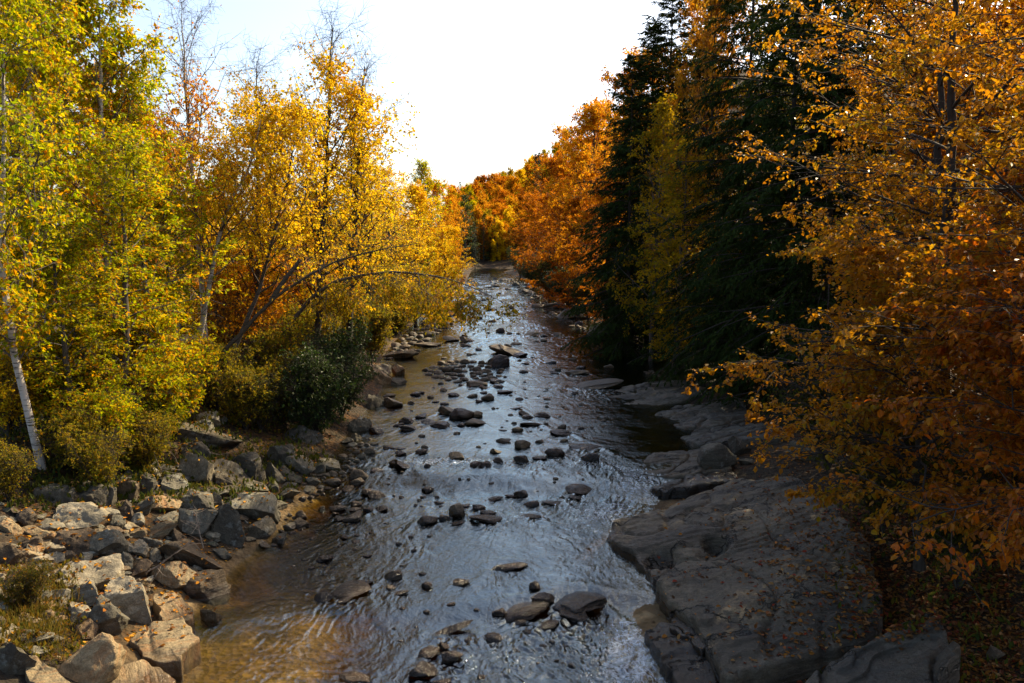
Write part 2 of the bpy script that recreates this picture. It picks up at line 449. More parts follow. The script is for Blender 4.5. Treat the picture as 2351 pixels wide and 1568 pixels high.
def ground_mat():
    m, nt, out = new_mat('forest_floor')
    geo = nt.nodes.new('ShaderNodeNewGeometry'); V = geo.outputs['Position']
    n1 = tex(nt, 'ShaderNodeTexNoise', .8, V, Detail=5.0); n2 = tex(nt, 'ShaderNodeTexNoise', 9, V, Detail=6.0, Roughness=.7)
    vo = tex(nt, 'ShaderNodeTexVoronoi', 9, V); vo2 = tex(nt, 'ShaderNodeTexVoronoi', 3.2, V)
    sep = nt.nodes.new('ShaderNodeSeparateColor'); nt.links.new(vo.outputs['Color'], sep.inputs[0])
    litter = ramp(nt, sep.outputs[0], [(0, (.018, .013, .008)), (.35, (.038, .024, .012)), (.6, (.07, .035, .013)), (.85, (.11, .05, .014)), (1, (.05, .04, .02))])
    soil = ramp(nt, n2.outputs['Fac'], [(.3, (.018, .014, .01)), (.7, (.05, .038, .024))])
    c = mixc(nt, maprange(nt, n1.outputs['Fac'], .4, .6), litter, soil)
    sep2 = nt.nodes.new('ShaderNodeSeparateColor'); nt.links.new(vo2.outputs['Color'], sep2.inputs[0])
    bed = ramp(nt, sep2.outputs[1], [(0, (.09, .058, .03)), (.5, (.20, .13, .062)), (1, (.32, .225, .115))])
    bed = mixc(nt, maprange(nt, vo2.outputs['Distance'], .15, .6), bed, (.13, .085, .04))
    sp = nt.nodes.new('ShaderNodeSeparateXYZ'); nt.links.new(V, sp.inputs[0])
    c = mixc(nt, maprange(nt, math_(nt, 'ADD', sp.outputs[2], math_(nt, 'MULTIPLY', n1.outputs['Fac'], .3)), .05, .3, 1, 0), c, bed)
    p = nd(nt, 'ShaderNodeBsdfPrincipled', Roughness=.9); nt.links.new(c, p.inputs['Base Color'])
    p.inputs['Specular IOR Level'].default_value = .15
    b = nd(nt, 'ShaderNodeBump', Strength=.9, Distance=.08); nt.links.new(math_(nt, 'ADD', n2.outputs['Fac'], vo.outputs['Distance']), b.inputs['Height']); nt.links.new(b.outputs[0], p.inputs['Normal'])
    nt.links.new(p.outputs[0], out.inputs[0])
    return m

def water_mat():
    m, nt, out = new_mat('river_water')
    geo = nt.nodes.new('ShaderNodeNewGeometry'); V = geo.outputs['Position']
    wv = tex(nt, 'ShaderNodeTexNoise', 1.0, V, Detail=2.0)
    add = nt.nodes.new('ShaderNodeVectorMath'); add.operation = 'MULTIPLY_ADD'
    nt.links.new(wv.outputs['Color'], add.inputs[0]); add.inputs[1].default_value = (.8, .8, 0); nt.links.new(V, add.inputs[2])
    a = tex(nt, 'ShaderNodeTexNoise', 7, scaled(nt, add.outputs[0], (1.2, .85, 1)), Detail=5.0, Roughness=.6, Distortion=.6)
    b2 = tex(nt, 'ShaderNodeTexNoise', 22, scaled(nt, add.outputs[0], (1.3, .8, 1)), Detail=3.0, Distortion=.4)
    tb = nd(nt, 'ShaderNodeAttribute', attribute_name='turb')
    h = math_(nt, 'ADD', a.outputs['Fac'], math_(nt, 'MULTIPLY', b2.outputs['Fac'], .35))
    bu = nd(nt, 'ShaderNodeBump', Distance=.03)
    nt.links.new(maprange(nt, tb.outputs['Fac'], 0, 1, .34, 1.0), bu.inputs['Strength'])
    nt.links.new(h, bu.inputs['Height'])
    fr = nd(nt, 'ShaderNodeFresnel', IOR=1.85); nt.links.new(bu.outputs[0], fr.inputs['Normal'])
    gl = nd(nt, 'ShaderNodeBsdfGlossy', Roughness=.05); gl.inputs['Color'].default_value = (.83, .96, 1.0, 1); nt.links.new(bu.outputs[0], gl.inputs['Normal'])
    tr = nd(nt, 'ShaderNodeBsdfTransparent'); 
    # brown tannin water: what comes back from the bed falls off with the depth of the water
    dp = nd(nt, 'ShaderNodeAttribute', attribute_name='depth')
    cc = nt.nodes.new('ShaderNodeCombineColor')
    for i, kk in enumerate((-3.2, -4.1, -8.5)): nt.links.new(math_(nt, 'EXPONENT', math_(nt, 'MULTIPLY', dp.outputs['Fac'], kk)), cc.inputs[i])
    nt.links.new(cc.outputs[0], tr.inputs[0])
    # the sheet does not bend light, so seen from below it must not reflect totally
    up_ = math_(nt, 'SUBTRACT', 1.0, geo.outputs['Backfacing'])
    ff = math_(nt, 'ADD', math_(nt, 'MULTIPLY', fr.outputs[0], up_), math_(nt, 'MULTIPLY', geo.outputs['Backfacing'], .08))
    mx = nt.nodes.new('ShaderNodeMixShader'); nt.links.new(ff, mx.inputs[0])
    nt.links.new(tr.outputs[0], mx.inputs[1]); nt.links.new(gl.outputs[0], mx.inputs[2])
    fo = nd(nt, 'ShaderNodeAttribute', attribute_name='foam')
    fn = tex(nt, 'ShaderNodeTexNoise', 11, scaled(nt, add.outputs[0], (1.4, .8, 1)), Detail=7.0, Roughness=.7)
    f = maprange(nt, math_(nt, 'ADD', fo.outputs['Fac'], math_(nt, 'MULTIPLY', math_(nt, 'SUBTRACT', fn.outputs['Fac'], .5), 2.2)), .42, 1.05)
    df = nd(nt, 'ShaderNodeBsdfDiffuse'); df.inputs[0].default_value = (.72, .75, .78, 1)
    m2 = nt.nodes.new('ShaderNodeMixShader'); nt.links.new(math_(nt, 'MULTIPLY', f, .75), m2.inputs[0])
    nt.links.new(mx.outputs[0], m2.inputs[1]); nt.links.new(df.outputs[0], m2.inputs[2])
    nt.links.new(m2.outputs[0], out.inputs[0])
    return m

LM = {
    'lime': leaf_mat('lime_birch_leaves', [(.24, .30, .002), (.36, .39, .002), (.48, .42, .003), (.12, .20, .002), (.62, .42, .003)], [(.66, .38, .003), (.30, .35, .002), (.38, .38, .002), (.66, .29, .002)], .45),
    'gold': leaf_mat('gold_birch_leaves', [(.80, .50, .006), (.74, .40, .005), (.82, .56, .012), (.62, .30, .004), (.54, .45, .008)], [(.74, .30, .004), (.8, .46, .006), (.54, .42, .008)], .4),
    'amber': leaf_mat('amber_maple_leaves', [(.62, .23, .004), (.64, .31, .006), (.54, .16, .003), (.5, .28, .008)], [(.64, .34, .008), (.52, .33, .008), (.56, .18, .004)], .25),
    'orange': leaf_mat('orange_maple_leaves', [(.50, .145, .003), (.57, .19, .004), (.44, .105, .003), (.52, .23, .005)], [(.57, .26, .005), (.40, .10, .003), (.5, .19, .004)], .3),
    'rust': leaf_mat('rust_maple_leaves', [(.38, .10, .003), (.46, .13, .004), (.30, .075, .003), (.48, .18, .004)], [(.44, .16, .004), (.32, .08, .003)], .3),
    'olive': leaf_mat('olive_birch_leaves', [(.36, .24, .005), (.46, .28, .005), (.52, .27, .005), (.28, .22, .005)], [(.54, .25, .004), (.24, .21, .006)], .4),
    'beech': leaf_mat('golden_beech_leaves', [(.40, .17, .004), (.47, .20, .004), (.34, .13, .003), (.44, .25, .006), (.28, .19, .005)], [(.40, .13, .003), (.48, .20, .004)], .7, rough=.42, spec=.35),
    'copper': leaf_mat('copper_beech_leaves', [(.42, .12, .003), (.50, .17, .004), (.30, .085, .003), (.50, .22, .005), (.24, .07, .003)], [(.48, .20, .004), (.50, .10, .004), (.30, .10, .003)], 1.2, rough=.42, spec=.35),
    'hemlock': leaf_mat('hemlock_needles', [(.02, .036, .007), (.029, .047, .008), (.014, .026, .007), (.04, .054, .008)], None, tr=.2, rough=.7, spec=.04),
    'spruce': leaf_mat('spruce_needles', [(.018, .03, .012), (.028, .042, .014), (.022, .035, .016)], None, tr=.15, rough=.6, spec=.12),
    'pine': leaf_mat('pine_needles', [(.07, .09, .02), (.10, .11, .025), (.08, .10, .03)], None, tr=.25, spec=.12),
    'shrub': leaf_mat('dark_shrub_leaves', [(.026, .05, .008), (.036, .064, .010), (.018, .038, .008), (.06, .075, .010)], None, tr=.35, rough=.5, spec=.25),
    'bush': leaf_mat('mixed_bush_leaves', [(.16, .17, .008), (.24, .2, .008), (.3, .19, .008), (.1, .13, .01), (.34, .16, .006)], [(.1, .12, .01), (.3, .2, .008)], .9),
    'fern': leaf_mat('undergrowth_leaves', [(.05, .065, .010), (.07, .08, .010), (.1, .085, .010), (.035, .05, .010)], [(.16, .1, .008), (.05, .06, .01)], 1.1, tr=.35),
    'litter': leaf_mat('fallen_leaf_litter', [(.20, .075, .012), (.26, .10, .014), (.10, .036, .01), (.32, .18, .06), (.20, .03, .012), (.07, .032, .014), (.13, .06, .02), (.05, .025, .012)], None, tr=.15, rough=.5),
    'litterlit': leaf_mat('sunlit_gold_leaf_litter', [(.42, .17, .012), (.34, .12, .01), (.46, .23, .02), (.22, .07, .01), (.12, .05, .015)], None, tr=.2),  # gold litter with the left bank's sunlight put into its colours
    'weed': leaf_mat('autumn_weed_leaves', [(.13, .10, .012), (.2, .12, .01), (.08, .085, .012), (.24, .11, .01), (.06, .07, .012)], [(.2, .09, .01), (.09, .09, .012)], 2.),
    'grass': leaf_mat('autumn_grass_blades', [(.15, .11, .02), (.09, .085, .014), (.2, .13, .03), (.07, .07, .012)], [(.06, .07, .012), (.18, .10, .02)], 2., tr=.4),
}
BK = {
    'birch': bark_mat('white_birch_bark', (.46, .40, .33), (.05, .04, .032), birch=True),
    'gold': bark_mat('yellow_birch_bark', (.10, .083, .064), (.03, .025, .019), birch=True),
    'grey': bark_mat('grey_bark', (.12, .10, .082), (.045, .038, .03)),
    'dark': bark_mat('dark_bark', (.06, .048, .038), (.02, .016, .013)),
    'twig': bark_mat('dry_twig_bark', (.3, .24, .18), (.12, .09, .07)),
}
RM = {
    'grey': rock_mat('grey_boulder_stone', (.115, .104, .074), (.19, .172, .124), (.048, .043, .032), lichen=.3, wet=-.02),
    'pale': rock_mat('pale_boulder_stone', (.235, .208, .15), (.35, .31, .225), (.09, .08, .058), strata=.4, lichen=.15, wet=-.02),
    'tan': rock_mat('tan_boulder_stone', (.215, .168, .095), (.31, .25, .15), (.095, .072, .04), strata=.4, wet=-.02, streak=(.19, .10, .04)),
    'rust': rock_mat('rust_boulder_stone', (.10, .070, .040), (.16, .112, .062), (.042, .030, .019), strata=.5, wet=-.02),
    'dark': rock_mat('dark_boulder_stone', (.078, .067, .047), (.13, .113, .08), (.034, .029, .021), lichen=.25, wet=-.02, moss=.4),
    'river': rock_mat('river_stone_brown', (.088, .064, .036), (.138, .104, .062), (.04, .03, .018), strata=.3, wet=.06, rough=.6),
    'wet': rock_mat('wet_river_stone', (.058, .039, .023), (.092, .064, .038), (.026, .019, .013), strata=.3, wet=.6, rough=.3),
    'ledge': rock_mat('ledge_bedrock', (.078, .064, .041), (.118, .099, .066), (.036, .030, .020), strata=.4, wet=.06, rough=.62, scale=.8, lichen=.08, spin=0.3, crack=.8),
    'ledgewet': rock_mat('wet_ledge_bedrock', (.05, .042, .028), (.076, .064, .044), (.022, .019, .013), strata=.4, wet=.3, rough=.4, scale=.8, spin=.3, crack=.7),
}

# ------------------------------------------------------------------ setting: ground and water
def make_ground():
    ys = np.concatenate([np.linspace(-25, 5, 16), np.geomspace(5.4, 900, 430)])
    us = np.linspace(-1.5, 1.5, 330)
    Y, U = np.meshgrid(ys, us, indexing='ij')
    X = U * (np.abs(Y) * .85 + 9)
    Z = terrain(X, Y)
    V = np.stack([X, Y, Z], -1).reshape(-1, 3)
    n, m = Y.shape
    i = (np.arange(n - 1)[:, None] * m + np.arange(m - 1)[None]).ravel()
    F = np.stack([i, i + 1, i + m + 1, i + m], 1)
    o = build('ground', V, [F], ground_mat()); tag(o, kind='structure')
make_ground()

TURB = [(1470, 1110, 1.3, 1.6, 1.0), (1400, 1180, 1.2, 1.3, .8), (1455, 1440, .7, 1.0, 1.1), (1445, 1535, .9, .9, .9), (1280, 1078, 2.2, .7, .8), (1000, 1072, 2.0, .55, .55),
        (1370, 1300, .9, 1.4, .4), (1150, 1170, 2.5, 1.5, .45), (1240, 1480, 1.2, .8, .3), (1380, 1010, 1.6, 2.5, .5), (950, 1080, 2.4, .9, .5), (1280, 900, 2.5, 4, .45), (1100, 1560, 1.2, .8, .25)]
TB = [(*on_plane(a, b)[:2], sx, sy, w) for a, b, sx, sy, w in TURB]
def turb(x, y):
    t = .30 + .12 * pn(x * .35, y * .25, 44)
    for cx, cy, sx, sy, w in TB: t = t + w * np.exp(-((x - cx) / sx) ** 2 - ((y - cy) / sy) ** 2)
    pool = np.exp(-((x - 4.2) / 1.3) ** 2 - ((y - 24.0) / 2.6) ** 2)
    shallow = sstep(-1.8, -3.2, x) * sstep(16, 13, y)
    return np.clip(t * (1 - .85 * pool) * (1 - .45 * shallow), .05, 1.5)

def water_grid(ys, m):
    f = np.linspace(0, 1, m)
    l, r = xl(ys) - 1.2, xr(ys) + 1.6
    X = l[:, None] + (r - l)[:, None] * f[None]; Y = np.repeat(ys[:, None], m, 1)
    t = turb(X, Y)
    wx = X + .55 * pn(X * .8, Y * .5, 61) + .12 * pn(X * 3, Y * 2, 63); wy = Y + .8 * pn(X * .6, Y * .6, 62) + .15 * pn(X * 2.5, Y * 2, 64)
    near = np.clip(1 - Y / 30, 0, 1)
    z = .30 * pn(wx * 1.1, wy * .8, 1) + .26 * pn(wx * 2.4, wy * 1.9, 2)
    z = z + .14 * (1 - np.abs(pn(wx * 3.8, wy * 2.8, 4)) * 2) + .36 * pn(wx * 5.5, wy * 4.8, 6)
    z = z + (.12 * (1 - 2 * np.abs(pn(wx * 8.5, wy * 7, 12))) + .24 * pn(wx * 11, wy * 10, 16) + .15 * pn(wx * 21, wy * 19, 15)) * np.clip(near * 1.6, 0, 1)
    calm = .3 + 1.0 * sstep(-.35, .45, pn(X * .45, Y * .16, 71) + .5 * pn(X * 1.2, Y * .5, 72))
    A = (.025 - .0155 * sstep(19, 26, Y) + .06 * sstep(32, 50, Y)) * calm + .05 * np.maximum(t - .28, 0)
    A = A * (1 - .8 * np.exp(-((X - 4.2) / 1.3) ** 2 - ((Y - 24.0) / 2.6) ** 2))
    Z = level(X, Y) + z * A
    foam = np.clip((t - .68) * .75, 0, .72)
    for sx, sy, r in WAKES:
        i0, i1 = np.searchsorted(ys, [sy - 7 * r, sy + 2.2 * r])
        if i1 - i0 < 3: continue
        sl = slice(i0, i1); dx, dy = (X[sl] - sx) / r, (Y[sl] - sy) / r
        dist = np.hypot(dx, dy); dn = np.maximum(-dy, 0)
        rr = min(r, .45)
        bow = .06 * rr * np.exp(-((dist - 1.2) / .28) ** 2) * sstep(-.2, .6, dy)
        arm = .09 * rr * np.exp(-dn / 2.6) * np.exp(-((np.abs(dx) - .95 - .42 * dn) / (.22 + .06 * dn)) ** 2) * sstep(-.3, .4, -dy)
        lee = .10 * rr * np.exp(-dn / 2.0) * np.exp(-(dx / 1.1) ** 4) * sstep(0, .6, -dy) * pn(wx[sl] * 9, wy[sl] * 7, 31) * 1.5
        k = np.clip(t[sl] * 1.8, .35, 1.6)
        Z[sl] += (bow + arm + lee) * k
        foam[sl] = np.maximum(foam[sl], .62 * np.exp(-dn / 1.3) * np.exp(-(dx / 1.2) ** 4) * sstep(.3, 1., -dy) * np.clip((t[sl] - .3) * 1.6, 0, 1))
    n = len(ys)
    i = (np.arange(n - 1)[:, None] * m + np.arange(m - 1)[None]).ravel()
    return np.stack([X, Y, Z], -1).reshape(-1, 3), np.stack([i, i + 1, i + m + 1, i + m], 1), np.clip(Z - terrain(X, Y), 0, 2).ravel(), np.clip(t, 0, 1).ravel(), foam.ravel()

def make_water():
    ys = [5.5]
    while ys[-1] < 300: ys.append(ys[-1] + max(.022, min(ys[-1] ** 2 * .00022, .09 + .0012 * max(0, ys[-1] - 30))))
    ys = np.array(ys); k = int(np.searchsorted(ys, 24))
    p, q = water_grid(ys[:k + 1], 700), water_grid(ys[k:], 340)
    o = build('river_water', np.concatenate([p[0], q[0]]), [p[1], q[1] + len(p[0])], water_mat(),
              attrs={n: np.concatenate([p[i], q[i]]) for i, n in ((2, 'depth'), (3, 'turb'), (4, 'foam'))})
    tag(o, kind='structure')
# ------------------------------------------------------------------ rocks
def ico(sub):
    import bmesh
    bm = bmesh.new(); bmesh.ops.create_icosphere(bm, subdivisions=sub, radius=1)
    bm.verts.ensure_lookup_table()
    V = np.array([v.co[:] for v in bm.verts]); F = np.array([[v.index for v in f.verts] for f in bm.faces]); bm.free()
    return V, F
ICO3, ICO4 = ico(4), ico(5)

def n3(P, f, seed):
    o = Vector((seed * 3.1, seed * 7.7, seed * 1.3))
    return np.array([mnoise.noise(Vector(p) * f + o) for p in P])

def angular(seed, cuts=11, sub=ICO4, rough=1.0):
    rng = np.random.default_rng(seed)
    V, F = sub; P = V.copy()
    for k in range(cuts):
        n = nrm(rng.normal(0, 1, 3)); d = rng.uniform(.34, .76)
        over = P @ n - d
        P -= np.where(over > 0, over * .97, 0)[:, None] * n
    P = P / np.abs(P).max(0)
    nn = nrm(P)
    P += nn * (n3(P, 1.7, seed) * .10 + n3(P, 4, seed + 1) * .07 + n3(P * np.array([1, 1, 2.2]), 9, seed + 2) * .022 * rough)[:, None]
    return P, F

def rounded(seed):
    rng = np.random.default_rng(seed)
    V, F = ICO3; P = V.copy()
    for k in range(9):
        n = nrm(rng.normal(0, 1, 3)); d = rng.uniform(.58, .88)
        over = P @ n - d
        P -= np.where(over > 0, over * .8, 0)[:, None] * n
    P += nrm(P) * (n3(P, 1.2, seed) * .16 + n3(P, 3, seed) * .06)[:, None]
    return P / np.abs(P).max(0), F

SB = [build('stone', *(lambda pf: (pf[0], [pf[1]]))(rounded(300 + i))) for i in range(12)]
SBM = []
for o in SB:
    SBM.append(o.data); bpy.data.objects.remove(o)
AB = [build('stone', *(lambda pf: (pf[0], [pf[1]]))(angular(500 + i, 10, ICO3))) for i in range(10)]
ABM = []
for o in AB:
    ABM.append(o.data); bpy.data.objects.remove(o)

def set_mat(o, m):
    if len(o.data.materials) == 0: o.data.materials.append(m)
    o.material_slots[0].link = 'OBJECT'; o.material_slots[0].material = m

def place_rock(name, me, mat, px, py, w, h, rnd, G=ground, emb=.12, tilt=.25, big=1.1, tall=1.1, lift=.12):
    """stone whose outline covers about the w x h pixel box round (px, py)"""
    p = hit(px, py + h * emb, G)
    dep = float(np.dot(p - np.array([0, 0, CAMH]), FW)); s = K / 2351 * dep
    a = math.asin(min(.9, (CAMH - p[2]) / np.linalg.norm(p - np.array([0, 0, CAMH]))))
    rx = w * s / 2; hh = h * s / 2
    ry = min(rx * .8, hh / math.sin(a) * .8)
    rz = math.sqrt(max((hh ** 2 - (ry * math.sin(a)) ** 2), (.3 * hh) ** 2)) / math.cos(a)
    rz = min(rz, rx * 1.5)
    o = link(name, me); set_mat(o, mat)
    o.location = (p[0], p[1] + ry * .15, p[2] + rz * lift)
    o.scale = (rx * big, ry * big, rz * tall)
    o.rotation_euler = (rnd.uniform(-tilt, tilt) * .7, rnd.uniform(-tilt, tilt), rnd.uniform(-.5, .5) * min(1, tilt * 3))
    return o, p

Z4 = lambda x, y: (x * .36608, y * .36608 + 994.1)
Z5 = lambda x, y: (x * .36608 + 746.2, y * .36608 + 746.2)
Z6 = lambda x, y: (x * .36608 + 746.2, y * .36608 + 994.1)
Z2 = lambda x, y: (x * .36608 + 688.8, y * .36608 + 287.0)
Z3 = lambda x, y: (x * .36608, y * .36608 + 516.6)
SZ = .36608
# boulders of the left bank: x, y, w, h in an enlarged crop, colour, a word for the shape
BOULDERS = [(Z4, [
    (630, 905, 370, 300, 'pale', 'flat topped', 'tilted toward the water'), (1240, 990, 270, 235, 'rust', 'ridged', 'overhanging the amber shallows'),
    (1050, 915, 300, 175, 'tan', 'wedge shaped', 'behind the tan water edge slab'), (1305, 1155, 125, 100, 'tan', 'squat', 'wedged under the ridged boulder at the water'),
    (850, 1110, 310, 290, 'pale', 'peaked', 'with an orange face'), (640, 1185, 260, 250, 'grey', 'lumpy', 'leaning on the peaked pale boulder'),
    (535, 1040, 180, 140, 'pale', 'jagged', 'below the big flat topped boulder'), (470, 1150, 165, 115, 'pale', 'knobbly', 'beside the autumn grass'),
    (520, 1265, 130, 115, 'rust', 'blocky', 'the only red brown cube by the grass'), (530, 1440, 380, 280, 'tan', 'square cut', 'at the lower edge of the picture'),
    (80, 1450, 210, 250, 'dark', 'lichen covered', 'in the corner under the grass'), (500, 553, 250, 165, 'pale', 'scooped', 'high in the rock pile'),
    (470, 708, 205, 175, 'rust', 'rounded', 'with leaves on its top'), (645, 725, 215, 190, 'grey', 'blade shaped', 'standing on edge in the rock pile'),
    (610, 640, 135, 90, 'tan', 'thin', 'propped above the blade shaped boulder'), (1062, 322, 185, 165, 'grey', 'cubic', 'under the lime green bush'),
    (1240, 270, 210, 260, 'pale', 'tall', 'standing on the bank beside the lime bush'), (1400, 290, 260, 170, 'dark', 'sloping', 'behind the tall pale boulder'),
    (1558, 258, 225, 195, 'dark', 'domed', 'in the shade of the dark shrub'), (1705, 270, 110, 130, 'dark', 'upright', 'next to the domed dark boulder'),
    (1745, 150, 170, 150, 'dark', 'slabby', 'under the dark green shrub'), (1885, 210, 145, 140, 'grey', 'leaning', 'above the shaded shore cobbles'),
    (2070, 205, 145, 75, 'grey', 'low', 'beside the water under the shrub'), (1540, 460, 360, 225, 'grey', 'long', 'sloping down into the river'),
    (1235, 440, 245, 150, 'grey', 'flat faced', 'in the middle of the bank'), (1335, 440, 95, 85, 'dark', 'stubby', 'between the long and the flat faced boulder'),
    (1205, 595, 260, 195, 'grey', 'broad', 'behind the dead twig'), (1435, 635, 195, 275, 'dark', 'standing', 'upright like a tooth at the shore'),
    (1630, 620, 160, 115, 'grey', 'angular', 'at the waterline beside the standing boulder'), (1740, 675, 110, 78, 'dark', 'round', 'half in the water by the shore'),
    (1190, 775, 355, 155, 'rust', 'streaky', 'lying long above the shaded inlet'), (985, 632, 215, 100, 'tan', 'layered', 'in the sunny middle of the pile'),
    (960, 692, 125, 72, 'pale', 'small', 'just below the layered tan boulder'), (870, 872, 135, 110, 'rust', 'stumpy', 'between the flat topped and wedge boulders'),
    (800, 812, 100, 112, 'grey', 'leaning', 'above the stumpy rust boulder'), (795, 500, 105, 130, 'rust', 'narrow', 'in the upper rock pile'),
    (890, 480, 125, 135, 'grey', 'ribbed', 'in the upper rock pile'), (1010, 455, 195, 85, 'tan', 'leaf strewn', 'lying flat in the upper rock pile'),
    (1000, 550, 75, 75, 'grey', 'pointed', 'behind the layered tan boulder'), (790, 370, 175, 135, 'rust', 'hulking', 'in shade under the yellow leaves'),
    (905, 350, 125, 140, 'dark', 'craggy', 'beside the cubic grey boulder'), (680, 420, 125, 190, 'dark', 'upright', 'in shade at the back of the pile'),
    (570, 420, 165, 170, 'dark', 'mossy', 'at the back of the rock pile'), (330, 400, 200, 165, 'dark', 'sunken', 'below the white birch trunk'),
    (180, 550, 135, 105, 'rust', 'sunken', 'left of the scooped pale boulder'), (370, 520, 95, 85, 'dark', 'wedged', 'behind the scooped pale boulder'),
    (275, 650, 135, 85, 'tan', 'plank like', 'among the leaf litter'), (60, 790, 150, 165, 'rust', 'dark sided', 'at the picture edge above the grass'),
    (350, 790, 115, 75, 'pale', 'clean', 'left of the rounded rust boulder'), (410, 850, 110, 85, 'pale', 'chipped', 'left of the flat topped boulder'),
    (430, 945, 165, 85, 'pale', 'ragged', 'left of the big flat topped boulder'), (240, 1010, 195, 105, 'grey', 'half buried', 'in the autumn grass'),
    (440, 1020, 105, 100, 'grey', 'snub', 'behind the jagged pale boulder'), (375, 1045, 120, 105, 'pale', 'crumpled', 'at the edge of the grass'),
    (430, 800, 75, 85, 'rust', 'upright', 'pressed against the rounded rust boulder'), (180, 780, 105, 75, 'tan', 'angular', 'in the leaf litter by the grass'),
    (715, 570, 105, 75, 'grey', 'cracked', 'right of the scooped pale boulder'), (865, 735, 125, 90, 'pale', 'split', 'in the rubble above the wedge boulder'),
    (795, 725, 95, 75, 'pale', 'tilted', 'in the rubble above the wedge boulder'), (960, 785, 75, 85, 'grey', 'thin', 'left of the long streaky boulder'),
    (870, 950, 85, 60, 'tan', 'tiny', 'under the wedge shaped boulder'), (1405, 228, 85, 62, 'grey', 'egg shaped', 'sitting before the domed dark boulder'),
    (1800, 395, 185, 80, 'grey', 'low flat', 'at the shaded waterline'), (1720, 460, 155, 85, 'dark', 'flat', 'in shallow water below the dark shrub'),
    (1950, 312, 80, 50, 'grey', 'rounded', 'in the shaded shore cobbles'), (1820, 332, 110, 52, 'grey', 'oblong', 'in the shaded shore cobbles'),
    (2085, 312, 72, 50, 'tan', 'rounded', 'in the shaded shore cobbles'), (1930, 358, 100, 40, 'grey', 'flat', 'in the shaded shore cobbles'),
    (70, 600, 110, 90, 'tan', 'slanting', 'at the picture edge in shade'), (280, 910, 90, 70, 'pale', 'loose', 'in the litter left of the ragged boulder')]),
    (Z3, [
    (1290, 1235, 195, 95, 'pale', 'sunlit', 'at the foot of the leaning birches'), (1105, 1275, 95, 80, 'pale', 'sunlit', 'peeking out behind the lime bush'),
    (1255, 1290, 210, 110, 'grey', 'leaf dusted', 'below the leaning birches'), (1550, 1212, 85, 115, 'grey', 'upright', 'among the bushes by the dark shrub'),
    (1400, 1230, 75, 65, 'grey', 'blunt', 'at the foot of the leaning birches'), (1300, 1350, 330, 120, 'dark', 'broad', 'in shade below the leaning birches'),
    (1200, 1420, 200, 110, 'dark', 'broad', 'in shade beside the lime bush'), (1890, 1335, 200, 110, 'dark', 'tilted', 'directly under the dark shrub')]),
    (Z5, [
    (310, 330, 175, 150, 'tan', 'sunlit block', 'at the river corner beyond the shrub'), (375, 288, 110, 105, 'pale', 'square', 'at the river corner beyond the shrub'),
    (457, 300, 75, 75, 'tan', 'sunlit', 'jutting into the water at the corner'), (460, 367, 90, 45, 'dark', 'low', 'at the water below the sunlit corner rocks'),
    (300, 490, 115, 175, 'grey', 'tall', 'on the shore right of the dark shrub'), (215, 640, 125, 135, 'grey', 'steep', 'on the shore below the dark shrub'),
    (195, 710, 75, 55, 'grey', 'loose', 'at the foot of the dark shrub'), (135, 730, 75, 45, 'dark', 'loose', 'at the foot of the dark shrub'),
    (180, 750, 55, 32, 'grey', 'little', 'at the foot of the dark shrub'), (500, 195, 190, 60, 'tan', 'flat', 'at the end of the far stone bar')]),
]
